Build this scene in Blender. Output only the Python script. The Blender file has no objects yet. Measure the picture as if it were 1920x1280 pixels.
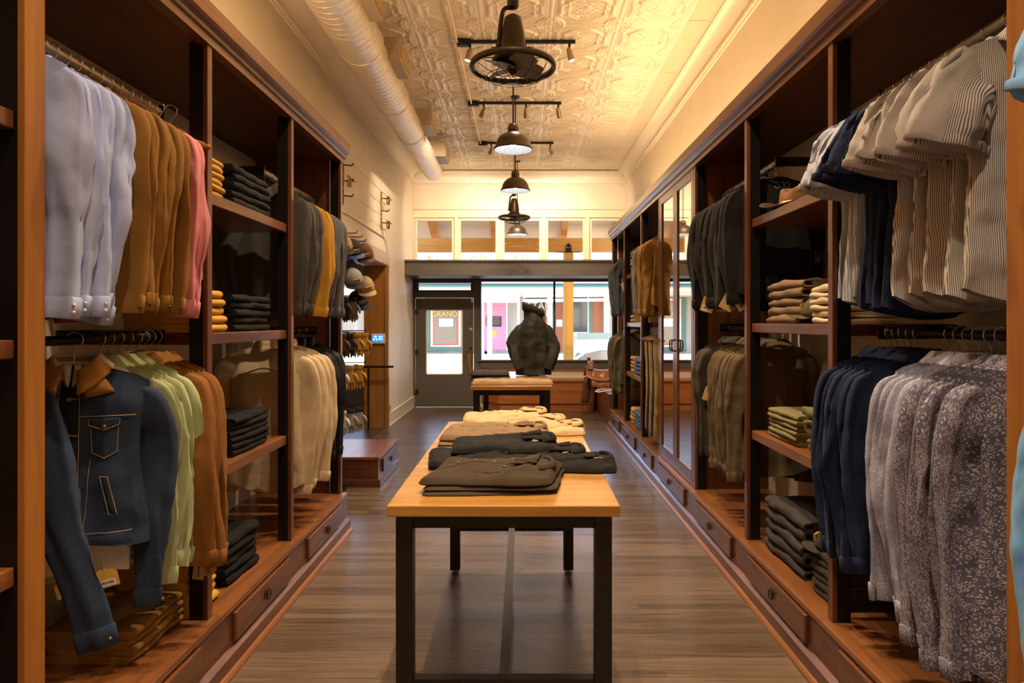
import bpy, math, random
import numpy as np
from mathutils import Vector, Matrix, noise
PI = math.pi
random.seed(7)
SC = bpy.context.scene
COL = SC.collection
F = 1250.0; VX = 979.0; VY = 603.0; CH = 1.6
def PX(px, d): return (px - VX) * d / F
def PZ(py, d): return CH + (VY - py) * d / F

# ------------------------------------------------------------ mesh builder
class MB:
    def __init__(s): s.v = []; s.f = []; s.uv = []; s.mi = []
    def add(s, vs, fs, uvs=None, mi=0):
        b = len(s.v); s.v.extend([tuple(p) for p in vs])
        for i, f in enumerate(fs):
            s.f.append(tuple(b + k for k in f)); s.uv.append(uvs[i] if uvs else None); s.mi.append(mi)
        return s
    def box(s, x0, x1, y0, y1, z0, z1, mi=0):
        if x0 > x1: x0, x1 = x1, x0
        if y0 > y1: y0, y1 = y1, y0
        if z0 > z1: z0, z1 = z1, z0
        vs = [(x0,y0,z0),(x1,y0,z0),(x1,y1,z0),(x0,y1,z0),(x0,y0,z1),(x1,y0,z1),(x1,y1,z1),(x0,y1,z1)]
        return s.add(vs, [(0,3,2,1),(4,5,6,7),(0,1,5,4),(1,2,6,5),(2,3,7,6),(3,0,4,7)], mi=mi)
    def grid(s, pts, closed_u=False, uv=None, mi=0, flip=False):
        nv = len(pts); nu = len(pts[0]); vs = [p for r in pts for p in r]; fs = []; us = []
        for j in range(nv - 1):
            for i in range(nu if closed_u else nu - 1):
                i2 = (i + 1) % nu
                f = (j*nu+i, j*nu+i2, (j+1)*nu+i2, (j+1)*nu+i)
                if uv:
                    u2 = uv[j][i+1] if i + 1 < len(uv[j]) else uv[j][i2]
                    u3 = uv[j+1][i+1] if i + 1 < len(uv[j+1]) else uv[j+1][i2]
                    c = (uv[j][i], u2, u3, uv[j+1][i])
                if flip:
                    f = f[::-1]
                    if uv: c = c[::-1]
                fs.append(f); us.append(c if uv else None)
        return s.add(vs, fs, us, mi)
    def tube(s, path, r, n=8, cap=True, mi=0, closed=False):
        P = [Vector(p) for p in path]; m = len(P)
        rs = r if isinstance(r, (list, tuple)) else [r] * m
        rings = []; up = None
        for i in range(m):
            if closed: t = (P[(i+1) % m] - P[i-1])
            else: t = (P[min(i+1, m-1)] - P[max(i-1, 0)])
            t.normalize()
            if up is None:
                up = Vector((0,0,1)) if abs(t.z) < .9 else Vector((1,0,0))
            a = up - t * up.dot(t)
            if a.length < 1e-5: a = t.orthogonal()
            a.normalize(); b = t.cross(a); up = a
            rings.append([P[i] + (a*math.cos(2*PI*k/n) + b*math.sin(2*PI*k/n)) * rs[i] for k in range(n)])
        if closed: rings.append(rings[0])
        s.grid(rings, True, mi=mi)
        if cap and not closed:
            s.add(rings[0], [tuple(range(n))[::-1]], mi=mi); s.add(rings[-1], [tuple(range(n))], mi=mi)
        return s
    def lathe(s, prof, c=(0,0,0), n=24, mi=0, axis='z'):
        pts = []
        for r, z in prof:
            row = []
            for k in range(n):
                a = 2*PI*k/n; x, y = r*math.cos(a), r*math.sin(a)
                if axis == 'z': p = (c[0]+x, c[1]+y, c[2]+z)
                elif axis == 'y': p = (c[0]+x, c[1]+z, c[2]+y)
                else: p = (c[0]+z, c[1]+x, c[2]+y)
                row.append(p)
            pts.append(row)
        return s.grid(pts, True, mi=mi)
    def prism(s, poly, a0, a1, axis='y', mi=0):
        def P(p, a):
            if axis == 'y': return (p[0], a, p[1])
            if axis == 'x': return (a, p[0], p[1])
            return (p[0], p[1], a)
        n = len(poly); vs = [P(p, a0) for p in poly] + [P(p, a1) for p in poly]
        fs = [(i, (i+1) % n, n + (i+1) % n, n + i) for i in range(n)] + [tuple(range(n))[::-1], tuple(range(n, 2*n))]
        return s.add(vs, fs, mi=mi)
    def ball(s, c, r, n=12, sc=(1,1,1), mi=0):
        rows = []
        for j in range(n//2 + 1):
            t = PI*j/(n//2); rr = max(math.sin(t), 1e-4)
            rows.append([(c[0]+r*sc[0]*rr*math.cos(2*PI*k/n), c[1]+r*sc[1]*rr*math.sin(2*PI*k/n), c[2]+r*sc[2]*math.cos(t)) for k in range(n)])
        return s.grid(rows, True, mi=mi)
    def build(s, name, mat, parent=None, smooth=False, bevel=0, local=False, solid=0):
        me = bpy.data.meshes.new(name)
        off = (0,0,0)
        if parent is not None and not local: off = origin_of(parent)
        me.from_pydata([(p[0]-off[0], p[1]-off[1], p[2]-off[2]) for p in s.v], [], s.f)
        if any(u is not None for u in s.uv):
            l = me.uv_layers.new(name='UVMap'); k = 0
            for f, u in zip(s.f, s.uv):
                for q in range(len(f)):
                    if u is not None: l.data[k].uv = u[q]
                    k += 1
        for m in (mat if isinstance(mat, (list, tuple)) else [mat]): me.materials.append(m)
        if isinstance(mat, (list, tuple)): me.polygons.foreach_set('material_index', s.mi)
        if smooth: me.polygons.foreach_set('use_smooth', [True]*len(me.polygons))
        me.update()
        o = bpy.data.objects.new(name, me); COL.objects.link(o)
        if parent is not None: o.parent = parent
        if bevel:
            b = o.modifiers.new('bevel', 'BEVEL'); b.width = bevel; b.segments = 2; b.limit_method = 'ANGLE'
        if solid:
            b = o.modifiers.new('solid', 'SOLIDIFY'); b.thickness = solid; b.offset = 0
        return o
def origin_of(o):
    p = Vector((0,0,0))
    while o is not None: p += Vector(o.location); o = o.parent
    return p
def tag(o, label=None, cat=None, group=None, kind=None):
    if label: o['label'] = label
    if cat: o['category'] = cat
    if group: o['group'] = group
    if kind: o['kind'] = kind
    return o
def thing(name, label, cat, loc=(0,0,0), rz=0, group=None):
    o = bpy.data.objects.new(name, None); o.empty_display_size = .1; COL.objects.link(o)
    o.location = loc; o.rotation_euler = (0,0,rz)
    return tag(o, label, cat, group)
def struct(o): o['kind'] = 'structure'; return o
def dup(root, loc=None, rot=None, label=None, group=None, parent=None):
    c = root.copy(); COL.objects.link(c); c.parent = parent
    if loc is not None: c.location = loc
    if rot is not None: c.rotation_euler = rot if isinstance(rot, (tuple, list)) else (0,0,rot)
    if label: c['label'] = label
    if group: c['group'] = group
    for ch in list(root.children): dup(ch, parent=c)
    return c
def lerp(a, b, t): return a + (b - a) * t
def sm(t): t = max(0, min(1, t)); return t*t*(3-2*t)
def spl(pts, n):
    """catmull-rom through points"""
    P = [Vector(p) for p in pts]; P = [P[0]*2-P[1]] + P + [P[-1]*2-P[-2]]
    out = []; m = len(P) - 3
    for i in range(n):
        t = i/(n-1)*m; k = min(int(t), m-1); t -= k
        a, b, c, d = P[k:k+4]
        out.append(.5*((2*b) + (c-a)*t + (2*a-5*b+4*c-d)*t*t + (3*b-a-3*c+d)*t*t*t))
    return out

# ------------------------------------------------------------ materials
MATS = {}
class NT:
    def __init__(s, name):
        s.m = bpy.data.materials.new(name); s.m.use_nodes = True; s.t = s.m.node_tree
        s.n = s.t.nodes; s.l = s.t.links; s.b = s.n['Principled BSDF']
    def node(s, ty, **kw):
        x = s.n.new(ty)
        for k, v in kw.items():
            if k in x.bl_rna.properties: setattr(x, k, v)
            else: x.inputs[k].default_value = v
        return x
    def link(s, a, b): s.l.new(a, b)
    def coords(s, kind='Object', scale=(1,1,1), rot=(0,0,0)):
        tc = s.node('ShaderNodeTexCoord'); mp = s.node('ShaderNodeMapping')
        mp.inputs['Scale'].default_value = scale; mp.inputs['Rotation'].default_value = rot
        s.link(tc.outputs[kind], mp.inputs['Vector']); return mp.outputs['Vector']
    def noise(s, vec, scale=5, detail=4, rough=.55, dist=0):
        x = s.node('ShaderNodeTexNoise'); x.inputs['Scale'].default_value = scale; x.inputs['Detail'].default_value = detail
        x.inputs['Roughness'].default_value = rough; x.inputs['Distortion'].default_value = dist
        s.link(vec, x.inputs['Vector']); return x.outputs['Fac']
    def ramp(s, fac, stops):
        r = s.node('ShaderNodeValToRGB'); e = r.color_ramp.elements
        while len(e) > 1: e.remove(e[-1])
        e[0].position = stops[0][0]; e[0].color = (*stops[0][1], 1)
        for p, c in stops[1:]:
            q = e.new(p); q.color = (*c, 1)
        s.link(fac, r.inputs['Fac']); return r.outputs['Color']
    def mix(s, fac, a, b, mode='MIX'):
        x = s.node('ShaderNodeMix', data_type='RGBA', blend_type=mode)
        for sock, val in ((x.inputs['Factor'], fac), (x.inputs[6], a), (x.inputs[7], b)):
            if hasattr(val, 'default_value'): s.link(val, sock)
            elif isinstance(val, (int, float)): sock.default_value = val
            else: sock.default_value = (*val, 1)
        return x.outputs[2]
    def math(s, op, a, b=0):
        x = s.node('ShaderNodeMath', operation=op)
        for sock, val in ((x.inputs[0], a), (x.inputs[1], b)):
            if hasattr(val, 'default_value'): s.link(val, sock)
            else: sock.default_value = val
        return x.outputs[0]
    def bump(s, h, strength=.3, dist=.01):
        x = s.node('ShaderNodeBump'); x.inputs['Strength'].default_value = strength; x.inputs['Distance'].default_value = dist
        s.link(h, x.inputs['Height']); s.link(x.outputs['Normal'], s.b.inputs['Normal'])
    def base(s, c):
        if hasattr(c, 'default_value'): s.link(c, s.b.inputs['Base Color'])
        else: s.b.inputs['Base Color'].default_value = (*c, 1)
    def set(s, **kw):
        mp = dict(rough='Roughness', metal='Metallic', coat='Coat Weight', coatr='Coat Roughness', sheen='Sheen Weight', sheenr='Sheen Roughness',
                  trans='Transmission Weight', ior='IOR', spec='Specular IOR Level', alpha='Alpha')
        for k, v in kw.items(): s.b.inputs[mp[k]].default_value = v
        return s.m
def plain(name, c, rough=.5, metal=0, bumpy=0, scale=60, var=.12, **kw):
    if name in MATS: return MATS[name]
    t = NT(name); v = t.coords(); n = t.noise(v, scale, 3)
    t.base(t.ramp(n, [(.3, tuple(x*(1-var) for x in c)), (.7, tuple(min(1, x*(1+var)) for x in c))]))
    if bumpy: t.bump(n, bumpy, .002)
    MATS[name] = t.set(rough=rough, metal=metal, **kw); return MATS[name]
def wood(name, dark, light, axis='y', rough=.35, coat=.25, scale=1.0, knots=.0, spec=.5):
    if name in MATS: return MATS[name]
    t = NT(name); st = {'x': (1.2, 22, 22), 'y': (22, 1.2, 22), 'z': (22, 22, 1.2)}[axis]
    v = t.coords('Object', tuple(q*scale for q in st))
    n1 = t.noise(v, 1.0, 5, .6, .6)
    v2 = t.coords('Object', tuple((1.2 if q < 2 else 5)*scale for q in st)); n2 = t.noise(v2, 1.2, 3, .5, 1.2)
    c = t.ramp(n1, [(.34, dark), (.64, light)])
    c2 = t.mix(t.math('MULTIPLY', n2, .55), c, dark)
    if knots:
        v3 = t.coords('Object', {'x': (2, 7, 7), 'y': (7, 2, 7), 'z': (7, 7, 2)}[axis])
        vo = t.node('ShaderNodeTexVoronoi'); vo.inputs['Scale'].default_value = .9; t.link(v3, vo.inputs['Vector'])
        k = t.ramp(vo.outputs['Distance'], [(.0, (1,1,1)), (.13, (0,0,0))]); bw = t.node('ShaderNodeRGBToBW'); t.link(k, bw.inputs[0])
        c2 = t.mix(t.math('MULTIPLY', bw.outputs[0], knots), c2, tuple(q*.35 for q in dark))
    t.base(c2); t.bump(n1, .12, .002)
    MATS[name] = t.set(rough=rough, coat=coat, coatr=.2, spec=spec); return MATS[name]
def cloth(name, c, c2=None, rough=.85, weave=.3, sheen=.02, kind='plain', uvs=1.0):
    if name in MATS: return MATS[name]
    t = NT(name); c2 = c2 or tuple(q*.8 for q in c)
    v = t.coords('UV'); n = t.noise(v, 9, 3)
    if kind == 'stripe':
        w = t.node('ShaderNodeTexWave', wave_type='BANDS', bands_direction='X'); w.inputs['Scale'].default_value = 40.0*uvs
        w.inputs['Distortion'].default_value = 0; t.link(v, w.inputs['Vector'])
        col = t.ramp(w.outputs['Fac'], [(.54, c), (.66, c2)])
    elif kind == 'paisley':
        nv = t.node('ShaderNodeTexNoise'); nv.inputs['Scale'].default_value = 22; t.link(v, nv.inputs['Vector'])
        mx = t.node('ShaderNodeMix', data_type='RGBA', blend_type='ADD'); mx.inputs[0].default_value = .028
        t.link(v, mx.inputs[6]); t.link(nv.outputs['Color'], mx.inputs[7])
        vo = t.node('ShaderNodeTexVoronoi', feature='SMOOTH_F1'); vo.inputs['Scale'].default_value = 74*uvs; vo.inputs['Smoothness'].default_value = .2
        t.link(mx.outputs[2], vo.inputs['Vector'])
        s_ = t.math('SINE', t.math('MULTIPLY', vo.outputs['Distance'], 13.0))
        s_ = t.math('ADD', t.math('MULTIPLY', s_, .5), .5)
        col = t.ramp(s_, [(.10, c2), (.24, c), (.9, c)])
    elif kind == 'plaid':
        col = t.mix(.5, c, c2)
        for d, sc in (('X', 30.0), ('Y', 30.0)):
            w = t.node('ShaderNodeTexWave', wave_type='BANDS', bands_direction=d); w.inputs['Scale'].default_value = sc/6.0*uvs
            w.inputs['Distortion'].default_value = 1.5; w.inputs['Detail'].default_value = 2; t.link(v, w.inputs['Vector'])
            bw = t.ramp(w.outputs['Fac'], [(.3, c), (.8, c2)])
            col = t.mix(.12, col, bw)
        n3 = t.noise(t.coords('UV', (300, 20, 1)), 1, 2); n4 = t.noise(t.coords('UV', (20, 300, 1)), 1, 2)
        col = t.mix(t.math('MULTIPLY', n3, .5), col, c2); col = t.mix(t.math('MULTIPLY', n4, .5), col, c)
    elif kind == 'denim':
        n3 = t.noise(t.coords('UV', (420, 60, 1)), 1, 2); n5 = t.noise(v, 4.5, 4)
        col = t.mix(n3, c, c2); col = t.mix(t.math('MULTIPLY', n5, .8), col, tuple(q*.45 for q in c))
    elif kind == 'heather':
        n3 = t.noise(t.coords('Object', (260, 260, 260)), 1, 2); col = t.mix(t.ramp(n3, [(.35, (0,0,0)), (.65, (1,1,1))]), c, c2)
    else:
        col = t.ramp(n, [(.3, tuple(q*.88 for q in c)), (.7, tuple(min(1, q*1.08) for q in c))])
    t.base(col)
    nb = t.noise(t.coords('Object', (1,1,1)), 420 if kind != 'heather' else 160, 2)
    nb2 = t.noise(t.coords('Object', (1,1,1)), 15, 3, .55, .2)
    t.bump(t.math('ADD', t.math('MULTIPLY', nb, weave*.35), t.math('MULTIPLY', nb2, 1.6)), .35, .004)
    MATS[name] = t.set(rough=rough, sheen=sheen, sheenr=.5, spec=.25); return MATS[name]
def glow(name, c, s):
    if name in MATS: return MATS[name]
    t = NT(name); t.base(tuple(min(1, q) for q in c)); t.b.inputs['Emission Color'].default_value = (*c, 1); t.b.inputs['Emission Strength'].default_value = s
    MATS[name] = t.m; return t.m
CAB_D, CAB_L = (.085, .026, .010), (.205, .070, .025)
W_Y = wood('cherry stained wood along', CAB_D, CAB_L, 'y', rough=.30, coat=.3)
W_X = wood('cherry stained wood across', CAB_D, CAB_L, 'x', rough=.30, coat=.3)
W_Z = wood('cherry stained wood upright', CAB_D, CAB_L, 'z', rough=.32, coat=.3)
W_TOP = wood('warm amber shelf wood', (.17, .060, .018), (.34, .130, .038), 'y', rough=.32, coat=.3)
W_DARK = wood('dark walnut panel', (.045, .014, .006), (.12, .038, .014), 'y', rough=.5, coat=.05)
W_PINE = wood('orange knotty pine', (.30, .105, .016), (.46, .185, .035), 'z', rough=.36, coat=.2, knots=.8)
W_TABLE = wood('golden table maple', (.46, .21, .040), (.72, .39, .10), 'x', rough=.24, coat=.5, scale=.7, knots=.3)
W_JAMB = wood('honey oak jamb', (.30, .12, .02), (.46, .21, .05), 'z', rough=.38, coat=.2)
W_BENCH = wood('orange fir bench', (.34, .10, .02), (.52, .20, .05), 'x', rough=.35, coat=.2, knots=.6)
W_HANG = wood('varnished hanger wood', (.42, .16, .03), (.62, .27, .06), 'x', rough=.3, coat=.4)
W_HANGD = wood('dark hanger wood', (.14, .04, .012), (.26, .08, .02), 'x', rough=.3, coat=.4)
W_EXT = wood('orange porch beam fir', (.72, .27, .035), (.88, .42, .09), 'x', rough=.6, coat=0, scale=.5, knots=.5)
W_EXTZ = wood('orange porch post fir', (.74, .34, .05), (.90, .48, .10), 'z', rough=.6, coat=0, scale=.5)
W_PORCH = wood('pale porch boards', (.84, .70, .44), (.92, .82, .60), 'x', rough=.7, coat=0, scale=.5)
BLACK_STEEL = plain('black brown steel', (.022, .018, .015), .42, .6)
LEG_STEEL = plain('dark steel legs', (.045, .038, .032), .38, .7)
GALV = plain('galvanised pipe', (.42, .38, .32), .42, .85, .2, 30)
CHROME = plain('chrome wire', (.75, .72, .68), .18, 1)
BRONZE = plain('dark bronze', (.05, .035, .022), .4, .8)
BRASS = plain('aged brass', (.5, .33, .12), .35, .9)
DOORP = plain('brown grey paint', (.095, .080, .066), .5, 0, .1)
CREAM = plain('cream wall paint', (.76, .665, .53), .55, 0, .05, 3, var=.035)
TRIMP = plain('cream trim paint', (.76, .66, .48), .4, 0, .05, 3, var=.03)
TIN = plain('cream painted tin', (.84, .75, .63), .42, .12, .12, 70, var=.05)
DUCTM = plain('spiral duct metal', (.78, .70, .62), .40, .6, .03, 20, var=.04)
REGM = plain('taupe register paint', (.42, .33, .23), .5)
WHITE = plain('white paint', (.85, .85, .84), .5)
KRAFT = plain('kraft paper tag', (.50, .32, .14), .8)
YELTAG = plain('yellow card tag', (.72, .42, .08), .7)
TAGW = plain('white barcode label', (.85, .82, .75), .7)
INK = plain('black ink', (.02, .018, .016), .8)
STRING = plain('white string', (.8, .76, .68), .9)
def glassmat():
    t = NT('window glass'); t.base((1,1,1)); t.set(rough=0, trans=1, ior=1.45)
    # thin pane: lets light straight through
    tr = t.node('ShaderNodeBsdfTransparent'); gl = t.node('ShaderNodeBsdfGlossy'); gl.inputs['Roughness'].default_value = .01
    fr = t.node('ShaderNodeFresnel'); fr.inputs['IOR'].default_value = 1.4; mx = t.node('ShaderNodeMixShader')
    t.link(fr.outputs[0], mx.inputs[0]); t.link(tr.outputs[0], mx.inputs[1]); t.link(gl.outputs[0], mx.inputs[2])
    t.link(mx.outputs[0], t.n['Material Output'].inputs['Surface']); return t.m
GLASS = glassmat()
MIRROR = plain('cabinet mirror', (.70, .66, .60), .02, 1)
def floormat():
    t = NT('brown strip floor')
    v = t.coords('Object')
    br = t.node('ShaderNodeTexBrick'); t.link(v, br.inputs['Vector'])
    for k, q in (('Scale', 1.0), ('Mortar Size', .0012), ('Brick Width', 1.3), ('Row Height', .06), ('Bias', 0)): br.inputs[k].default_value = q
    br.inputs['Color1'].default_value = (.15, .15, .15, 1); br.inputs['Color2'].default_value = (.85, .85, .85, 1); br.inputs['Mortar'].default_value = (0,0,0,1)
    n = t.noise(t.coords('Object', (2.2, 95, 1)), 1, 5, .65, .4); n2 = t.noise(t.coords('Object', (.8, 2.2, 1)), 1.3, 4)
    bw = t.node('ShaderNodeRGBToBW'); t.link(br.outputs['Color'], bw.inputs[0])
    s_ = t.math('ADD', t.math('MULTIPLY', bw.outputs[0], .3), t.math('ADD', t.math('MULTIPLY', n, .7), t.math('MULTIPLY', n2, .25)))
    c = t.ramp(s_, [(.3, (.034, .021, .012)), (.55, (.095, .059, .033)), (.80, (.20, .13, .08))])
    c = t.mix(t.math('MULTIPLY', br.outputs['Fac'], .7), c, (.03, .018, .01)); t.base(c)
    rr = t.ramp(n, [(.3, (.24,)*3), (.7, (.42,)*3)]); b2 = t.node('ShaderNodeRGBToBW'); t.link(rr, b2.inputs[0]); t.link(b2.outputs[0], t.b.inputs['Roughness'])
    t.bump(n, .25, .003); t.set(coat=.15, coatr=.15); return t.m
FLOORM = floormat()
# ------------------------------------------------------------ room shell
LX, RX, Y0, YF, CZ = -2.04, 1.93, -3.2, 12.5, 4.42
def sbox(name, mat, *a, **k):
    bv = k.pop('bevel', 0); return struct(MB().box(*a).build(name, mat, bevel=bv))
sbox('floor', FLOORM, -6.2, RX + .3, Y0 - .2, YF + .1, -.12, 0)
m = MB(); m.box(LX - .34, LX, Y0, 5.30, 0, CZ + .2); m.box(LX - .34, LX, 5.30, 10.05, 2.45, CZ + .2); m.box(LX - .34, LX, 10.05, YF, 0, CZ + .2)
struct(m.build('wall_left', CREAM))
sbox('wall_right', CREAM, RX, RX + .25, Y0, YF + .2, 0, CZ + .2)
sbox('wall_back', CREAM, -6.2, RX + .25, Y0 - .2, Y0, 0, CZ + .2)
# front wall with the transom strip, above the storefront
m = MB(); m.box(LX - .34, RX, YF, YF + .2, 3.60, CZ + .2); m.box(LX - .34, RX, YF, YF + .2, 2.39, 2.50)
m.box(LX - .34, LX + .02, YF, YF + .2, 0, 3.6); m.box(-.78, RX, YF + .02, YF + .2, 0, .74)
struct(m.build('wall_front', CREAM))
m = MB(); m.box(LX, RX, YF - .025, YF + .01, 3.70, 3.78); m.box(LX, RX, YF - .015, YF + .01, 3.58, 3.64)
struct(m.build('trim_1', TRIMP, bevel=.006))
# adjoining room beyond the opening
m = MB(); m.box(-6.2, -6.0, Y0, YF + .2, 0, 3.2); m.box(-6.2, -4.5, YF, YF + .2, 0, 3.2); m.box(-4.5, LX - .34, YF, YF + .2, 2.4, 3.2); m.box(-4.5, LX - .34, YF, YF + .2, 0, .7)
m.box(-2.6, LX - .34, YF, YF + .2, .7, 2.4)
struct(m.build('wall_side_room', CREAM))
sbox('ceiling_side_room', CREAM, -6.2, LX - .34, Y0, YF + .2, 3.2, 3.4)
f = struct(MB().box(-4.5, -4.42, YF, YF + .1, .7, 2.4).box(-2.68, -2.6, YF, YF + .1, .7, 2.4).box(-3.58, -3.52, YF, YF + .1, .7, 2.4).box(-4.5, -2.6, YF, YF + .1, .7, .78).box(-4.5, -2.6, YF, YF + .1, 2.32, 2.4).build('window_8', TRIMP))
MB().box(-4.42, -2.68, YF + .04, YF + .05, .78, 2.32).build('pane', GLASS, f)
# ceiling: embossed tin tiles, as real relief
def tile_height(u, v):
    """relief of one square tin panel, u v in 0..1"""
    d = np.minimum(np.minimum(u, 1-u), np.minimum(v, 1-v)); h = np.zeros_like(u)
    def ridge(x, c, w): return np.exp(-((x-c)/w)**2)
    h += .9*ridge(d, .010, .016) + .6*ridge(d, .058, .013)
    h += .6*ridge(d, .095, .016)*(.5+.5*np.cos(2*PI*26*np.where(np.minimum(u,1-u) < np.minimum(v,1-v), v, u)))
    cx, cy = np.abs(u-.5), np.abs(v-.5)
    # inner cartouche frame with cut corners
    q = np.maximum(np.maximum(cx*.98, cy), (cx+cy)*.76); h += 1.0*ridge(q, .345, .020) + .6*ridge(q, .300, .014)
    q2 = np.maximum(cx*.78, cy*1.15) + .02*np.cos(u*2*PI*5)*np.cos(v*2*PI*5); h += .8*ridge(q2, .20, .014)
    ins = 1/(1+np.exp((q2-.185)*120)); h += ins*.45*np.maximum(ridge((u*1.0+v*1.0)*9 % 1, .5, .12), ridge((u*1.0-v*1.0)*9 % 1, .5, .12))
    h += .9*np.exp(-((cx/.05)**2+(cy/.035)**2))
    mid = 1/(1+np.exp((.225-q2)*120)) * 1/(1+np.exp((q-.29)*120)); h += mid*.45*np.sin(u*2*PI*17+2*np.sin(v*2*PI*4))*np.sin(v*2*PI*15+2*np.sin(u*2*PI*3))
    h += .75*(ridge(cx, .375, .012) + ridge(cx, .405, .012))/(1+np.exp((cy-.24)*90)) + .5*ridge(cy, .385, .012)/(1+np.exp((cx-.26)*90))
    # corner rosettes
    r = np.sqrt((.5-cx)**2+(.5-cy)**2); h += .9*ridge(r, .20, .018)*(d > .03) + .6*ridge(r, .145, .016)*(d > .03)
    bar = ridge(np.minimum(cx, cy)*1.0, .0, .3)*ridge(d, .125, .012) + .8*ridge(d, .15, .007); h += .7*bar*(r > .26)
    return h
def ceiling_mesh():
    T = .645; x0 = -1.67; y1 = 12.12; nx, ny = 5, 22; N = 66
    xs = np.linspace(x0, x0+nx*T, nx*N+1); ys = np.linspace(y1-ny*T, y1, ny*N+1)
    X, Y = np.meshgrid(xs, ys); u = ((X-x0)/T) % 1; v = ((Y-(y1-ny*T))/T) % 1
    Z = CZ - .016*tile_height(u, v)
    vs = np.stack([X, Y, Z], -1).reshape(-1, 3); w = len(xs); h = len(ys)
    idx = np.arange(w*h).reshape(h, w); fs = np.stack([idx[:-1,:-1], idx[1:,:-1], idx[1:,1:], idx[:-1,1:]], -1).reshape(-1, 4)
    me = bpy.data.meshes.new('ceiling'); me.vertices.add(len(vs)); me.vertices.foreach_set('co', vs.ravel())
    me.loops.add(fs.size); me.loops.foreach_set('vertex_index', fs.ravel().astype(np.int32))
    me.polygons.add(len(fs)); me.polygons.foreach_set('loop_start', np.arange(0, fs.size, 4, dtype=np.int32))
    me.polygons.foreach_set('use_smooth', np.ones(len(fs), bool)); me.update(); me.validate(); me.materials.append(TIN)
    o = bpy.data.objects.new('ceiling', me); COL.objects.link(o); return struct(o)
ceil = ceiling_mesh()
m = MB(); m.box(LX - .4, RX + .3, Y0 - .2, YF + .2, CZ + .02, CZ + .2)
struct(m.build('ceiling_deck', CREAM))
# plain flat border of hammered tin round the tile field
HAMM = plain('hammered tin border', (.78, .68, .52), .36, .15, .5, 160)
m = MB(); m.box(LX, -1.675, Y0, YF, CZ - .004, CZ + .03); m.box(1.56, RX, Y0, YF, CZ - .004, CZ + .03); m.box(-1.675, 1.56, 12.125, YF, CZ - .004, CZ + .03)
for y in np.arange(Y0 + .4, YF, 1.29):
    m.box(LX, -1.675, y, y + .006, CZ - .009, CZ); m.box(1.56, RX, y, y + .006, CZ - .009, CZ)
struct(m.build('trim_2', HAMM))
# ribbed cove crown on both sides
def cove(sx, xw, name):
    prof = []
    for k in range(9):
        a = k/8*PI/2; prof.append((xw - sx*(.15 - .13*math.sin(a)) , CZ - .19 + .17*(1 - math.sin(a))*1.0 + 0, 1))
    prof = []
    for k in range(9):
        a = PI/2*k/8; prof.append((xw - sx*(.015 + .12*(1 - math.sin(a))), CZ - .02 - .145*(1 - math.cos(a)), 1 if 0 < k < 8 else 0))
    rows = []; ys = np.arange(Y0, YF - .1, .0085)
    for y in ys:
        w = abs(math.sin(PI*y/.034)); rows.append([(p[0] - sx*.006*w*p[2], y, p[1] - .006*w*p[2]) for p in prof])
    m = MB().grid(rows); o = struct(m.build(name, TIN, smooth=True))
    m = MB()
    m.box(xw, xw - sx*.03, Y0, YF, CZ - .200, CZ - .165); m.box(xw, xw - sx*.016, Y0, YF, CZ - .235, CZ - .2)
    m.box(xw - sx*.135, xw - sx*.16, Y0, YF, CZ - .03, CZ); m.box(xw - sx*.17, xw - sx*.18, Y0, YF, CZ - .014, CZ)
    for y in np.arange(Y0, YF - .1, .11):
        m.box(xw, xw - sx*.034, y, y + .07, CZ - .205, CZ - .198)
    return m.build('moulding', TIN, o, bevel=.004)
cove(-1, LX, 'trim_3'); cove(1, RX, 'trim_4')
m = MB(); rows = []
for x in np.arange(LX, RX, .02):
    w = abs(math.sin(PI*x/.04)); rows.append([(x, YF - .015 - .12*(1 - math.sin(PI/2*k/8)) - .004*w, CZ - .02 - .145*(1 - math.cos(PI/2*k/8))) for k in range(9)])
m.grid(rows); m.box(LX, RX, YF - .03, YF, CZ - .235, CZ - .165)
struct(m.build('trim_5', TIN, smooth=False))
# deep soffit box over the storefront
m = MB(); m.box(LX, RX, 11.56, YF, 2.40, 2.655); struct(m.build('trim_6', DOORP, bevel=.006))
m = MB(); m.box(LX, RX, 11.53, 11.60, 2.64, 2.675); m.box(LX, RX, 11.545, 11.57, 2.40, 2.425)
for x in (-1.25, 1.05): m.box(x, x + .02, 11.552, 11.57, 2.41, 2.65)
struct(m.build('trim_7', DOORP, bevel=.003))
# transom windows
for k in range(5):
    xc = -1.645 + .82*k; f = MB(); a = .375; g = .325
    f.box(xc-a, xc-g, YF + .01, YF + .07, 2.5, 3.55); f.box(xc+g, xc+a, YF + .01, YF + .07, 2.5, 3.55)
    f.box(xc-g, xc+g, YF + .01, YF + .07, 3.495, 3.55); f.box(xc-g, xc+g, YF + .01, YF + .07, 2.5, 2.55)
    o = struct(f.build('window_%d' % (k+1), TRIMP, bevel=.006))
    MB().box(xc-g, xc+g, YF + .035, YF + .041, 2.55, 3.495).build('pane', GLASS, o)
m = MB()
for k in range(6):
    xc = -1.645 + .82*k - .41; m.box(max(xc-.035, LX+.001), min(xc+.035, RX-.001), YF - .024, YF + .115, 2.4, 3.56)
m.box(LX, RX, YF - .02, YF + .12, 3.55, 3.6)
struct(m.build('trim_8', TRIMP, bevel=.005))
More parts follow.
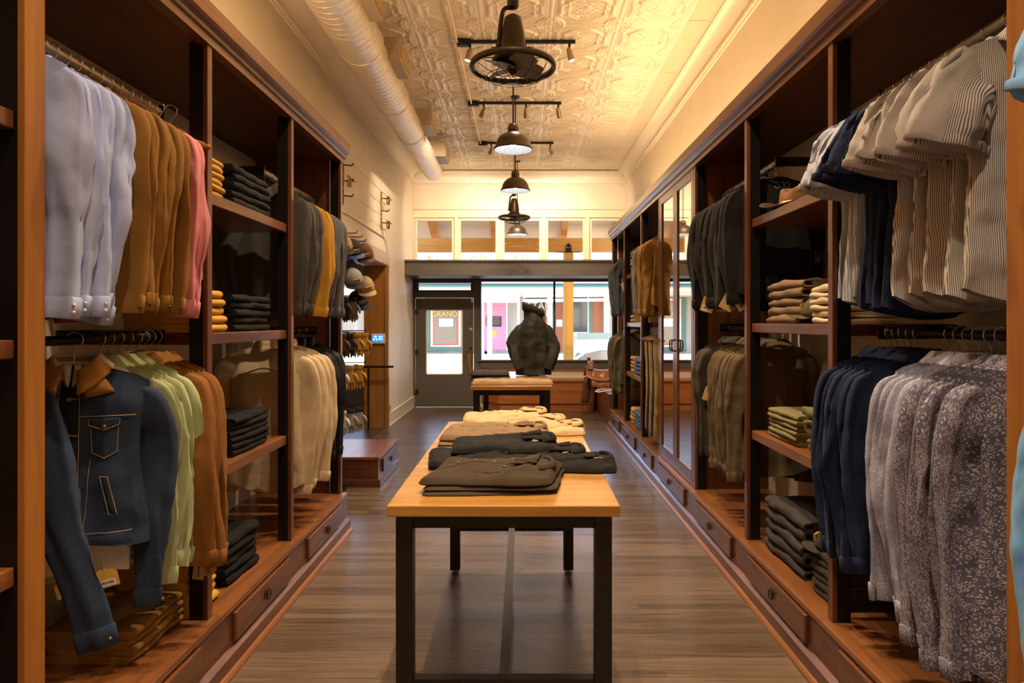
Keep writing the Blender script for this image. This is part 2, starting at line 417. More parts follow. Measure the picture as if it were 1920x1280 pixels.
# storefront frame, door, big window
m = MB()
m.box(LX + .0, -2.0, YF - .03, YF + .1, 0, 2.4); m.box(-.905, -.78, YF - .05, YF + .1, 0, 2.4); m.box(-2.0, -.905, YF - .03, YF + .1, 2.34, 2.4)
m.box(-2.0, -.905, YF - .03, YF + .1, 2.05, 2.17)
m.box(-.78, RX, YF - .03, YF + .1, 2.365, 2.4)
struct(m.build('trim_9', DOORP, bevel=.006))
o = struct(MB().box(-2.0, -1.94, YF, YF + .06, 2.17, 2.34).box(-.965, -.905, YF, YF + .06, 2.17, 2.34).box(-1.94, -.965, YF, YF + .06, 2.17, 2.195).box(-1.94, -.965, YF, YF + .06, 2.325, 2.34).build('window_6', DOORP, bevel=.004))
MB().box(-1.94, -.965, YF + .02, YF + .026, 2.195, 2.325).build('pane', GLASS, o)
m = MB(); m.box(-.78, -.765, YF, YF + .06, .87, 2.365); m.box(.585, .625, YF, YF + .06, .87, 2.365); m.box(-.765, RX, YF, YF + .06, 2.35, 2.365)
m.box(-.78, RX, YF - .07, YF + .06, .735, .87); m.box(-.83, RX, YF - .1, YF, .86, .89)
o = struct(m.build('window_7', DOORP, bevel=.005))
MB().box(-.765, .585, YF + .02, YF + .026, .87, 2.35).build('pane', GLASS, o); MB().box(.625, RX, YF + .02, YF + .026, .87, 2.35).build('pane', GLASS, o)
m = MB(); gx0, gx1, gz0, gz1 = -1.80, -1.11, .61, 1.82
m.box(-1.99, gx0, YF - .02, YF + .03, .01, 2.04); m.box(gx1, -.915, YF - .02, YF + .03, .01, 2.04)
m.box(gx0, gx1, YF - .02, YF + .03, .01, gz0); m.box(gx0, gx1, YF - .02, YF + .03, gz1, 2.04)
o = struct(m.build('door_1', DOORP, bevel=.004))
MB().box(gx0, gx1, YF, YF + .006, gz0, gz1).build('pane', GLASS, o)
m = MB(); m.box(gx0-.0, gx0+.018, YF - .03, YF, gz0, gz1); m.box(gx1-.018, gx1, YF - .03, YF, gz0, gz1); m.box(gx0, gx1, YF - .03, YF, gz0, gz0+.018); m.box(gx0, gx1, YF - .03, YF, gz1-.018, gz1)
m.build('glazing_bead', TRIMP, o)
m = MB(); m.box(-1.025, -.955, YF - .035, YF - .02, .62, .99); p = m.build('handle_plate', BRASS, o, bevel=.004)
MB().tube(spl([(-.99, YF-.035, .93), (-.99, YF-.085, .90), (-.99, YF-.09, .80), (-.99, YF-.085, .70), (-.99, YF-.035, .67)], 14), .010, 8).build('pull_handle', BRASS, p, smooth=True, local=True)
MB().lathe([(.001,-.02),(.03,-.02),(.034,-.01),(.034,0)], (-.965, YF-.02, 1.46), 16, axis='y').build('deadbolt', plain('pale brass', (.72,.55,.34), .3, .8), o, smooth=True)
MB().lathe([(.001,-.015),(.02,-.015),(.024,0)], (-.965, YF-.02, 1.11), 14, axis='y').build('lock_cylinder', BRONZE, o, smooth=True)
MB().box(-.955, -.915, YF-.045, YF-.02, 1.96, 2.04).build('door_sensor', WHITE, o, bevel=.004)
for z in (.28, 1.03, 1.78):
    MB().tube([(-1.985, YF-.03, z-.05), (-1.985, YF-.03, z+.05)], .012, 8).box(-1.98, -1.945, YF-.024, YF-.018, z-.05, z+.05).build('hinge', BRONZE, o)
# opening in the left wall: header board, jamb, baseboard
sbox('trim_10', plain('taupe header board', (.50, .36, .24), .45), LX, LX + .022, 5.25, 10.15, 2.45, 2.635, bevel=.004)
m = MB(); m.box(LX - .34, LX - .03, 10.03, 10.06, 0, 2.45); struct(m.build('trim_11', W_JAMB))
m = MB(); m.box(LX - .03, LX + .03, 10.02, 10.09, 0, 2.45); struct(m.build('trim_12', W_JAMB, bevel=.004))
sbox('trim_13', CREAM, LX - .34, LX, 5.3, 10.03, 2.44, 2.452)
m = MB(); m.box(LX, LX + .022, 10.09, YF, 0, .19); m.box(LX, LX + .03, 10.09, YF, 0, .03); m.box(LX, LX + .03, 10.09, YF, .19, .21)
struct(m.build('baseboard_left', TRIMP, bevel=.005))
sbox('floor_side_threshold', wood('dark slate boards', (.05,.03,.02), (.12,.07,.045), 'y', rough=.3), -6.0, LX - .0, 6.0, 11.2, 0, .004)

# ------------------------------------------------------------ built-in cabinets
SIDE = {-1: dict(F=1.38, W=2.04, B=1.345, P=1.318, R=1.59, zr=(2.515, 1.535), zs=(2.185, 1.55, .92)),
         1: dict(F=1.35, W=1.93, B=1.318, P=1.290, R=1.57, zr=(2.575, 1.554), zs=(2.215, 1.59, .95))}
ZB = .29; ZC = 2.83
STEEL_CH = plain('blackened slotted channel', (.014, .013, .014), .38, .5)
def drawer_handle(parent, s, x, y, z):
    m = MB(); m.lathe([(.001, .006), (.012, .007), (.022, .004), (.024, 0)], (x, y, z), 16, axis='x')
    if s == -1: pass
    m2 = MB().box(x - .003, x + .003, y - .030, y + .030, z - .018, z + .020)
    h = m2.build('drawer_pull', BRONZE, parent, bevel=.002)
    xo = x - s*.012
    MB().tube([(xo, y + .024*math.cos(a), z - .006 + .024*math.sin(a)) for a in [2*PI*k/18 for k in range(18)]], .0035, 6, closed=True).ball((xo, y-.02, z+.012), .006, 8).ball((xo, y+.02, z+.012), .006, 8).build('ring', BRONZE, h, smooth=True, local=False)
def bay(s, y0, y1, label, kind, postw=.045, drawer=True, endpanel=False, first=False):
    q = SIDE[s]; F_, W_, B_, P_ = q['F'], q['W'], q['B'], q['P']
    t = thing('wardrobe_bay', label, 'cabinet', (s*(F_+W_)/2, (y0+y1)/2, 0), group='built in wardrobe bays')
    X = lambda v: s*v
    MB().box(X(B_+.02), X(W_), y0, y1, .02, ZB-.03).build('base_box', W_Y, t)
    MB().box(X(B_-.006), X(W_-.002), y0, y1, ZB-.03, ZB).build('base_top', W_TOP, t, bevel=.004)
    MB().box(X(B_), X(B_+.02), y0, y1, .09, ZB-.03).build('face_board', W_Y, t)
    MB().box(X(P_), X(B_+.02), y0, y1, 0, .085).prism([(X(P_), .085), (X(B_), .085), (X(B_), .103)], y0, y1).build('plinth', W_Y, t)
    MB().prism([(X(P_), 0), (X(P_-.022), 0), (X(P_-.019), .012), (X(P_-.008), .024), (X(P_), .027)], y0, y1).build('shoe_moulding', W_TOP, t)
    if drawer:
        a, b = y0+.12, y1-.20
        d = MB().box(X(B_-.02), X(B_), a, b, .118, .252).build('drawer', W_Y, t, bevel=.006)
        drawer_handle(d, s, X(B_-.02), (a+b)/2, .19)
    # post on the far side of the bay
    for (yy, w) in ([(y1, postw)] + ([(y0+.0, postw)] if first else [])):
        p = MB().box(X(F_), X(F_+.022), yy-w, yy, ZB, ZC).build('post', W_Z if w < .06 else W_PINE, t, bevel=.003)
        MB().box(X(F_+.022), X(F_+.078), yy-w+.002, yy-.002, ZB, ZC).box(X(F_+.078), X(F_+.082), yy-w+.002, yy-w+.010, ZB, ZC).build('steel_channel', STEEL_CH, p, bevel=.001)
    MB().box(X(F_), X(W_-.002), y0, y1, ZC, ZC+.022).build('top_panel', W_DARK, t)
    if endpanel: MB().box(X(F_+.09), X(W_-.004), y1-.03, y1-.006, ZB, ZC).build('end_panel', W_Z, t)
    if kind == 'shelves':
        for z in q['zs']:
            sh = MB().box(X(F_+.028), X(W_-.004), y0+.004, y1-postw-.001, z-.053, z).build('shelf', W_TOP if z < 1.2 else W_Y, t, bevel=.004)
    if kind == 'rails':
        for k, z in enumerate(q['zr']):
            xr = s*q['R']
            r = MB().tube([(xr, y0+.02, z), (xr, y1-postw, z)], .021 if k == 0 else .017, 12).build('clothes_rail', GALV if k == 0 else BLACK_STEEL, t, smooth=True)
            m = MB()
            for yy in (y0+.012, y1-postw-.01): MB().box(xr-.028, xr+.028, yy-.006, yy+.006, z-.03, z+.03).box(xr, s*(W_-.004), yy-.004, yy+.004, z-.028, z+.028).build('rail_bracket', BLACK_STEEL, r, bevel=.002)
    return t
W1 = 'built-in wardrobe bay'
bay(-1, -.3, 1.85+.08, W1 + ' nearest the camera on the left, mostly cut off by the frame', 'shelves', .08)
bay(-1, 1.93, 2.97, W1 + ' on the left holding denim, light blue and ochre garments', 'rails')
bay(-1, 2.97, 4.03, W1 + ' on the left with three shelves of yellow and black trousers', 'shelves')
bay(-1, 4.03, 5.12, W1 + ' on the left with plaid, mustard and cream jackets', 'rails', endpanel=True)
bay(1, -.3, 1.86, W1 + ' nearest the camera on the right, mostly cut off by the frame', 'rails', .08)
bay(1, 1.86, 2.945, W1 + ' on the right holding striped, navy and paisley shirts', 'rails')
bay(1, 2.945, 4.05, W1 + ' on the right with shelves of brown and olive sweaters', 'shelves')
bay(1, 4.05, 5.25, W1 + ' on the right with charcoal jackets beside the mirrored doors', 'rails', endpanel=True)
GB = bay(1, 5.25, 6.60, 'wardrobe bay closed by two tall mirrored doors on the right', 'none', endpanel=True)
bay(1, 6.60, 7.61, W1 + ' on the right holding ochre jackets behind the mirrored doors', 'rails')
bay(1, 7.61, 8.86, W1 + ' on the right with folded jeans and tan trousers', 'shelves')
bay(1, 8.86, 10.04, W1 + ' farthest along the right beside the saddle bench', 'rails', endpanel=True)
for k, (a, b) in enumerate(((5.265, 5.90), (5.905, 6.545))):
    d = MB(); x0, x1 = 1.352, 1.384
    d.box(x0, x1, a, a+.075, ZB+.004, ZC-.004); d.box(x0, x1, b-.075, b, ZB+.004, ZC-.004); d.box(x0, x1, a+.075, b-.075, ZB+.004, ZB+.12); d.box(x0, x1, a+.075, b-.075, ZC-.09, ZC-.004)
    dd = d.build('door', W_Z, GB, bevel=.003)
    MB().box(x0+.012, x0+.016, a+.075, b-.075, ZB+.12, ZC-.09).build('mirror_pane', MIRROR, dd, local=False)
    yh = b-.04 if k == 0 else a+.04
    MB().tube(spl([(x0, yh, 1.44), (x0-.032, yh, 1.43), (x0-.036, yh, 1.39), (x0-.032, yh, 1.35), (x0, yh, 1.34)], 14), .006, 8).build('handle', BRONZE, dd, smooth=True)
# cornices
def cornice(s, y0, y1, label):
    q = SIDE[s]; Fx = q['F']
    pr = [(Fx+.04, ZC-.012), (Fx-.008, ZC-.012), (Fx-.010, ZC+.020), (Fx-.022, ZC+.026), (Fx-.026, ZC+.040), (Fx-.040, ZC+.055), (Fx-.048, ZC+.070), (Fx-.052, ZC+.135), (Fx+.04, ZC+.135)]
    poly = [(s*a, b) for a, b in pr]
    if s > 0: poly = poly[::-1]
    o = MB().prism(poly, y0, y1).build('wooden_cornice', W_Y)
    return tag(o, label, 'cornice')
cornice(-1, -.3, 5.14, 'long stepped wooden cornice along the top of the left wardrobes')
cornice(1, -.3, 10.06, 'long stepped wooden cornice along the top of the right wardrobes')
# step box with drawer under the wall opening
t = thing('step_box', 'low wooden step box with one drawer beyond the left wardrobes', 'step', (-1.7, 6.9, 0))
MB().box(-1.395, -2.03, 6.46, 7.43, .0, ZB-.03).build('base_box', W_X, t)
MB().box(-1.385, -2.035, 6.45, 7.44, ZB-.03, ZB).build('lid', W_TOP, t, bevel=.004)
MB().box(-1.372, -2.035, 6.438, 7.44, 0, .075).build('plinth', W_X, t, bevel=.008)
d = MB().box(-1.395, -1.372, 6.62, 7.28, .112, .242).build('drawer', W_Y, t, bevel=.006); drawer_handle(d, -1, -1.372, 6.95, .18)
# window bench and right hand bench
t = thing('window_bench', 'orange fir window bench with a clipped corner under the big window', 'bench', (.4, 12.2, 0))
poly = [(-.76, 12.47), (-.42, 11.97), (1.30, 11.97), (1.30, 12.47)]
MB().prism(poly, .13, .52, 'z').build('front_panel', W_BENCH, t)
MB().prism([(-.79, 12.48), (-.43, 11.945), (1.30, 11.945), (1.30, 12.48)], .52, .555, 'z').build('seat', W_BENCH, t, bevel=.003)
MB().prism([(-.73, 12.47), (-.40, 12.0), (1.30, 12.0), (1.30, 12.47)], 0, .13, 'z').build('plinth', W_BENCH, t)
t = thing('wall_bench', 'reddish wooden bench along the right wall below the saddle', 'bench', (1.62, 11.2, 0))
MB().box(1.33, 1.925, 10.07, 12.46, 0, .47).build('front_panel', W_X, t)
MB().box(1.305, 1.927, 10.07, 12.46, .47, .505).build('seat', W_X, t, bevel=.004)

# ------------------------------------------------------------ display tables
def table(loc, label):
    t = thing('display_table', label, 'table', loc, group='wooden display tables down the aisle')
    hw = .4135; L = 1.99; zt = .95
    MB().box(-hw, hw, 0, L, zt-.04, zt).build('tabletop', W_TABLE, t, bevel=.004, local=True)
    e = .022; w = .062
    for sx in (-1, 1):
        for y in (.055, L-.055-w):
            x = sx*(hw-e-w/2); l = MB().box(x-w/2, x+w/2, y, y+w, .022, zt-.04).build('leg', LEG_STEEL, t, bevel=.003, local=True)
            MB().lathe([(.001,0),(.022,0),(.022,.008),(.008,.010),(.008,.03)], (x, y+w/2, 0), 12).build('levelling_foot', BRASS, l, local=True)
        MB().box(sx*(hw-e)-sx*.012, sx*(hw-e)-sx*.05, .117, L-.117, zt-.10, zt-.041).build('side_apron', LEG_STEEL, t, local=True)
    for y in (.07, L-.07-.04):
        MB().box(-(hw-e-w), hw-e-w, y, y+.04, zt-.10, zt-.041).build('apron', LEG_STEEL, t, local=True)
        MB().box(-(hw-e-w), hw-e-w, y, y+.04, .27, .30).build('cross_bar', LEG_STEEL, t, local=True)
    MB().box(-.019, .019, .11, L-.11, .27, .30).build('stretcher', plain('worn steel stretcher', (.14,.12,.10), .35, .8), t, local=True)
    return t
table((-.066, 2.355, 0), 'long golden-topped display table nearest the camera')
table((-.105, 6.72, 0), 'golden-topped display table farther down the aisle, carrying the mannequin')
# ------------------------------------------------------------ garments
ORD = ['first','second','third','fourth','fifth','sixth','seventh','eighth','ninth','tenth','eleventh','twelfth']
def nz(x, y, z, s): return noise.noise(Vector((x*s, y*s, z*s)))
def body_fn(W, T, top, hem, seed, hemcurve, amp, facing, slope=.30, neckw=.062, tails=1.0, tilt=0):
    rnd = random.Random(seed); p = [rnd.uniform(0, 6.28) for _ in range(8)]; k1 = rnd.uniform(34, 46); k2 = rnd.uniform(60, 80)
    def f(th, v, off=0):
        c, s_ = math.cos(th), math.sin(th)
        cx = math.copysign(abs(c)**.75, c)
        wv = W*(1 - .10*sm((v-.05)/.3)*(1-sm((v-.45)/.5)) + .02*math.sin(5*v+p[0]))
        x = wv*cx
        zt = top - slope*max(0, abs(x)-neckw) - .25*max(0, abs(x)-W*.85)
        zh = hem + hemcurve*(abs(x)/W)**2.2*tails
        z = zt*(1-v) + zh*v
        tt = lerp(.010, T, sm(v*5)) * (1 + .25*math.sin(4*v+p[1])*v)
        y = tt*math.copysign(abs(s_)**.7, s_)
        a = amp*min(1, .15+v*1.1)
        y += a*(math.sin(k1*x+p[2]+1.2*math.sin(3.1*z+p[3])) + .45*math.sin(k2*x+p[4]+2*z))
        y += a*.9*nz(x+seed, s_*.05+.3, z, 9)*2 + a*.5*nz(x, s_*.05+seed, z+3, 24)
        dr = sm((v-.12)/.7); ph = k1*.62*x + p[5] + .9*math.sin(2.3*z+p[6])
        y += 1.5*amp*dr*((1-abs(math.sin(ph*.9)))**1.6 - .3)*(1 if s_ >= 0 else .6) + .9*amp*dr*math.sin(ph*.55+p[7])
        z += .012*math.sin(9*x+p[0])*v*v
        x += a*.5*nz(x+7, s_, z+seed, 7)
        n = off if s_ >= 0 else -off
        return Vector((x, y + n, z))
    return f
def body_mesh(f, nu=72, nv=44, width=.9):
    pts, uv = [], []
    for j in range(nv+1):
        v = j/nv
        row = [f(2*PI*i/nu, v) for i in range(nu)]
        pts.append(row); uv.append([((p.x + (.5 if math.sin(2*PI*i/nu) > 0 else 0)), p.z) for i, p in enumerate(row)] + [(row[0].x, row[0].z)])
    return MB().grid(pts, True, uv)
def th_for(f, x, v, front):
    lo, hi = 0, PI
    for _ in range(22):
        m_ = (lo+hi)/2
        if f(m_ if front > 0 else -m_, v).x > x: lo = m_
        else: hi = m_
    m_ = (lo+hi)/2
    return m_ if front > 0 else -m_
def v_for(f, x, z, front):
    lo, hi = 0, 1
    for _ in range(16):
        m_ = (lo+hi)/2
        if f(th_for(f, x, m_, front), m_).z > z: lo = m_
        else: hi = m_
    return (lo+hi)/2
def surf(f, x, z, front, off):
    v = v_for(f, x, z, front); p = f(th_for(f, x, v, front), v); return Vector((x, p.y + front*off, p.z))
def patch(f, poly_fn, front, off=.003, n=7, m=7):
    """piece of cloth lying on the garment; poly_fn(a,b) -> (x,z)"""
    pts = []; uv = []
    for j in range(m+1):
        r = []; u = []
        for i in range(n+1):
            x, z = poly_fn(i/n, j/m); e = off*(.25 if (i in (0, n) or j in (0, m)) else 1); q = surf(f, x, z, front, e); r.append(q); u.append((x, z))
        pts.append(r); uv.append(u)
    return MB().grid(pts, uv=uv)
def sleeve_pts(path, wid, thk, seed, amp, n=30, nu=32, crease=.5, taper=None, pinch=.7):
    rnd = random.Random(seed); p = [rnd.uniform(0, 6.28) for _ in range(8)]; rows = []; uv = []; L = 0; ve = rnd.uniform(.36, .60); kb = rnd.uniform(.02, .16); tw = rnd.uniform(-2.6, 2.6); rf = rnd.choice((1.5, 2, 2.5)); n = int(n*1.5); C = spl(path, n)
    for j, c in enumerate(C):
        v = j/(n-1); t = (C[min(j+1, n-1)] - C[max(j-1, 0)]).normalized()
        if j: L += (C[j]-C[j-1]).length
        yax = Vector((0,1,0)); w = yax.cross(t); w.normalize(); yy = t.cross(w)
        el = math.exp(-((v-ve)/.13)**2)*crease*2
        hw = wid(v)*(1 + .015*math.sin(7*v+p[0]) + kb*el); ht = thk(v)*(1 + .12*math.sin(9*v+p[1])*crease); hw *= lerp(.70, 1, sm(v*7)) if pinch < 1 else 1; NF = rf
        c = c + w*0 if False else c
        row = []; ur = []
        for i in range(nu):
            th = 2*PI*i/nu; a, b = math.cos(th), math.sin(th)
            q = c + w*(hw*math.copysign(abs(a)**.8, a)) + yy*(ht*math.copysign(abs(b)**pinch, b))
            q += w*(el*kb*.35*hw)
            d = amp*(1.9*(1-abs(math.sin(2.6*a+p[2]+tw*v)))**1.5 - .6 + .5*math.sin(5*a+p[5]+3*v) + 1.5*nz(q.x+seed, q.y, q.z, 9) + .6*nz(q.x, q.y+seed, q.z, 22))*min(1, v*4+.2)
            fo = amp*(1.5*(1-abs(math.sin(NF*th + p[6] + tw*v + .8*math.sin(6*v+p[7]))))**1.4 - .4)*min(1, v*3+.1); q += (w*a*1.3 + yy*b*.8)*fo
            d += amp*.9*(1-abs(math.sin(15*v + 2.2*a + p[4])))**2*math.exp(-((v-ve)/.16)**2)*crease*2
            q += yy*d*(1 if b > 0 else -.5) + w*d*.35*a
            row.append(q); ur.append((hw*a + .1*b, -L))
        rows.append(row); uv.append(ur + [ur[0]])
    return rows, uv
def ring_collar(top, r, h, flap, sw, front, mat, parent, neck=(.062, .045), spread=.02, drop=.05, name='collar'):
    rows = []; uv = []; n = 30
    def pt(a, rr, z, ext=0):   # a from -A..A, opening at front
        x = (neck[0]+rr)*math.sin(a); y = -front*(neck[1]+rr)*math.cos(a)
        return Vector((x, y*.9, z - .045*max(0, -math.cos(a))**1.5 - ext))
    A = PI - .28
    prof = [(0, .0, 0), (.002, h*.6, 0), (.003, h, 0), (.012, h*1.02, 0), (.022+spread*.3, h*.55, 0), (.03+spread, h*.0, 1), (.034+spread, -flap*.3, 1)]
    for k, (rr, z, e) in enumerate(prof):
        row = []; ur = []
        for i in range(n+1):
            a = -A + 2*A*i/n; f_ = max(0, -math.cos(a))   # 1 at the front
            zz = z - (flap*.75*f_**3 if k >= 4 else 0)*(k-3)/3.0
            row.append(pt(a, rr + (.012*f_**4 if k >= 5 else 0), top + zz)); ur.append((a*.08, zz))
        rows.append(row); uv.append(ur)
    return MB().grid(rows, uv=uv).build(name, mat, parent, smooth=True, local=True, solid=.0022)
def button(c, n, r, mat, parent, name='button'):
    m = MB(); n = Vector(n).normalized(); a = n.orthogonal().normalized(); b = n.cross(a); rows = []
    for rr, h in ((.001, .0035), (.7, .0035), (1, .002), (1, -.001)):
        rows.append([Vector(c) + n*h*1.0 + (a*math.cos(2*PI*k/12) + b*math.sin(2*PI*k/12))*r*rr for k in range(12)])
    return m.grid(rows, True).build(name, mat, parent, smooth=True, local=True)
def garment(name, label, cat, group, mat, seed=1, facing=-1, backsleeve=False, W=.205, T=.030, top=-.085, hem=-.84, hemcurve=.05, amp=.007, slope=.30,
            sleeve='long', slen=1.0, sw=.074, st=.026, swing=(0,0), yoff=.03, collar='fold', colmat=None, cuff=True, btn=None, cuffbtn=None, smat=None, extras=None, hidden_side=True):
    t = thing(name, label, cat, group=group); f = body_fn(W, T, top, hem, seed, hemcurve, amp, facing, slope)
    b = body_mesh(f).build('body', mat, t, smooth=True, local=True)
    colmat = colmat or mat
    if collar == 'fold': ring_collar(top-.012, 0, .036, .045, W, facing, colmat, t)
    elif collar == 'stand': ring_collar(top-.015, 0, .05, .0, W, facing, colmat, t, spread=-.012)
    elif collar == 'crew':
        MB().tube([(.072*math.sin(a), facing*.048*math.cos(a), top-.012-.03*max(0, math.cos(a))) for a in [2*PI*k/24 for k in range(24)]], .008, 8, closed=True).build('neckband', colmat, t, smooth=True, local=True)
    for sx in (1, -1):
        if sleeve == 'none': break
        dx, dy = swing if sx > 0 else (0, 0); s0 = W/.205
        if sleeve == 'long':
            y = facing*yoff
            z0 = top - slope*(W-.062)
            rj = random.Random(seed*9+sx); e1, e2, e3, e4 = rj.uniform(-.012, .022), rj.uniform(-.03, .035), rj.uniform(-.02, .02), rj.uniform(-.02, .03)
            if backsleeve and sx > 0: y = -y
            path = [(sx*W*.74, 0, z0-.048), (sx*(W*.98), y*.3, z0-.13), (sx*(W*1.06+dx*.2), y+dy*.2, z0-.13-.13*slen), (sx*(W*1.07+e1+dx*.5), y*1.1+dy*.5+e3, z0-.13-.28*slen),
                    (sx*(W*1.02+(e1+e2)*.5+dx*.8), y+dy*.8+e3, z0-.13-.43*slen), (sx*(W*.96+e2+dx), y*.9+dy+e3*.5, z0-.13-(.56+e4)*slen)]
            rows, uv = sleeve_pts(path, lambda v: lerp(sw*1.12, sw*.72, sm(v*1.15)), lambda v: lerp(.012 if v < .02 else st*.85, st*.55, v)*min(1, .45+v*5), seed*3+sx, amp*.85)
            so = MB().grid(rows, True, uv).build('sleeve', smat or mat, t, smooth=True, local=True)
            if cuff:
                last = rows[-1]; c = sum(last, Vector())/len(last); d = (Vector(path[-1])-Vector(path[-2])).normalized()
                cr = []; cu = []
                for k, (e, sc) in enumerate(((-.012, 1.0), (-.008, 1.10), (.02, 1.08), (.052, 1.04), (.054, .98), (.0, .96))):
                    cr.append([c + (q-c)*sc + d*e for q in last]); cu.append([(u_[0], e) for u_ in uv[-1]])
                co = MB().grid(cr, True, cu).build('cuff', smat or mat, so, smooth=True, local=True)
                if cuffbtn:
                    for e in ((.012, .034) if cuffbtn is not True else (.03,)):
                        i_ = int(len(last)*(.62 if facing < 0 else .38)) % len(last)
                        q = c + (last[i_]-c)*1.12 + d*e; button(q, (0, facing, 0), .0055, btn or INK, so, 'snap_button')
        else:
            z0 = top - slope*(W-.062); rr = random.Random(seed*5+sx); o = rr.uniform(-.01, .02)
            path = [(sx*W*.70, 0, z0-.055), (sx*W*.98, facing*.012, z0-.115), (sx*(W*1.17+o), facing*.02, z0-.20), (sx*(W*1.29+o*2), facing*(.022+o), z0-.31)]
            rows, uv = sleeve_pts(path, lambda v: lerp(.088, .122, v), lambda v: lerp(.010, .030, sm(v*1.2)), seed*3+sx, amp*1.1, n=22, crease=.12, pinch=1.5)
            so = MB().grid(rows, True, uv).build('sleeve', smat or mat, t, smooth=True, local=True)
            last = rows[-1]; c = sum(last, Vector())/len(last); d = (Vector(path[-1])-Vector(path[-2])).normalized()
            MB().grid([[c+(q-c)*s2+d*e for q in last] for e, s2 in ((-.025, 1.03), (0, 1.03), (.002, .985), (-.03, .98))], True, [[(u_[0], e) for u_ in uv[-1]] for e in (0, .02, .03, .05)]).build('sleeve_hem', smat or mat, so, smooth=True, local=True)
    if extras: extras(t, f, facing)
    return t
# trims that some garments carry
def placket(mat, bmat, n=6, w=.016):
    def g(t, f, fr):
        p = patch(f, lambda a, b: (-w+2*w*a, lerp(-.15, f(0, 1).z+.04, b)), fr, .004, 4, 22).build('placket', mat, t, smooth=True, local=True)
        for k in range(n):
            z = lerp(-.19, f(0, 1).z+.08, k/(n-1)); q = surf(f, 0, z, fr, .006); button(q, (0, fr, 0), .0055, bmat, p)
    return g
def yoke(mat):
    def g(t, f, fr):
        for sx in (1,):
            patch(f, lambda a, b: (lerp(-.17, .17, a), -.20-.004*b - .02*abs(2*a-1) - .05*max(0, abs(2*a-1)-.0)*.4), -fr if False else fr, .003, 16, 1).build('yoke_seam', mat, t, local=True, solid=.002)
    return g
def hangtag(parent, pos, w, h, mat, text=None, rot=0, bar=False, face=(0,-1), string=True, vertical=True):
    """card tag hanging from a garment, local coordinates; face = outward direction in xy"""
    fx, fy = Vector(face).normalized(); ax = Vector((-fy, fx, 0)); n = Vector((fx, fy, 0)); c = Vector(pos)
    R = Matrix.Rotation(rot, 3, n); A = R @ ax; Z = R @ Vector((0,0,1))
    def q(a, z, d=0): return c + A*a + Z*z + n*d
    m = MB(); ch = w*.22
    out = [(-w/2, -h), (w/2, -h), (w/2, -ch), (w/2-ch, 0), (-w/2+ch, 0), (-w/2, -ch)]
    k = len(out); m.add([q(a, z, -.0006) for a, z in out] + [q(a, z, .0006) for a, z in out], [tuple(range(k))[::-1], tuple(range(k, 2*k))] + [(i, (i+1) % k, k+(i+1) % k, k+i) for i in range(k)])
    o = m.build('hang_tag', mat, parent, local=True)
    if string: MB().tube([q(0, -.006, .001), q(.002, .03, .002), q(-.002, .055, -.004)], .0014, 5).build('string', STRING, o, local=True)
    if bar:
        MB().add([q(-w*.36, -h*.93, .0012), q(w*.36, -h*.93, .0012), q(w*.36, -h*.60, .0012), q(-w*.36, -h*.60, .0012)], [(0,1,2,3)]).build('barcode_label', TAGW, o, local=True)
        b = MB(); rnd = random.Random(3); x = -w*.27
        while x < w*.27:
            ww = rnd.choice((.0008, .0015, .0022)); b.add([q(x, -h*.83, .0018), q(x+ww, -h*.83, .0018), q(x+ww, -h*.68, .0018), q(x, -h*.68, .0018)], [(0,1,2,3)]); x += ww + rnd.choice((.0009, .0016))
        b.build('barcode', INK, o, local=True)
    if text: lettering(text, h*.155 if vertical else w*.16, [q(-.0, -h*.53, .0014), A, Z, n], INK, o, vertical)
    return o
def lettering(txt, size, frame, mat, parent=None, vertical=False, name='lettering', ext=.0003, mirror=False):
    cu = bpy.data.curves.new(name, 'FONT'); cu.body = txt; cu.size = size; cu.align_x = 'CENTER'; cu.align_y = 'CENTER'; cu.extrude = ext; cu.resolution_u = 3
    o = bpy.data.objects.new(name, cu); COL.objects.link(o); bpy.context.view_layer.update()
    me = bpy.data.meshes.new_from_object(o.evaluated_get(bpy.context.evaluated_depsgraph_get())); bpy.data.objects.remove(o)
    c, A, Z, n = frame
    if vertical: A, Z = -Z, A
    for v in me.vertices:
        p = v.co.copy(); v.co = c + A*(p.x*(-1 if mirror else 1)) + Z*p.y + n*p.z
    me.name = name; me.materials.clear(); me.materials.append(mat); ob = bpy.data.objects.new(name, me); COL.objects.link(ob)
    if parent is not None: ob.parent = parent
    return ob

# hanger
def make_hanger(mat):
    t = thing('coat_hanger', 'x', 'hanger')
    pts = [(0,0,-.088), (0,0,-.045), (.004,0,-.036)] + [(-.0 + .0275*math.sin(a), 0, .001 - .0275*math.cos(a)) for a in [math.radians(d) for d in (30, 60, 90, 120, 150, 180, 210, 240, 262)]]
    MB().tube(pts, .0019, 6).build('hook', CHROME, t, smooth=True, local=True)
    rows = []
    for i in range(25):
        x = -.165 + .33*i/24; z = -.101 - .27*max(0, abs(x)-.03) - .25*max(0, abs(x)-.16); hh = .019*(1-.45*(abs(x)/.205)**2); th = .0055
        if i in (0, 24): hh *= .5; th *= .5
        rows.append([(x, th*math.cos(2*PI*k/10), z - .012 + hh*math.sin(2*PI*k/10)) for k in range(10)])
    m = MB().grid(rows, True); m.add(rows[0], [tuple(range(10))]); m.add(rows[-1], [tuple(range(10))[::-1]])
    m.build('wooden_bar', mat, t, smooth=True, local=True)
    return t
HG = {'d': make_hanger(W_HANGD), 'l': make_hanger(W_HANG)}
HUSED = {'d': False, 'l': False}
def hanger(kind, loc, rot, label, group):
    if not HUSED[kind]:
        HUSED[kind] = True; h = HG[kind]; h.location = loc; h.rotation_euler = (0,0,rot); h['label'] = label; h['group'] = group; return h
    return dup(HG[kind], loc, rot, label, group)
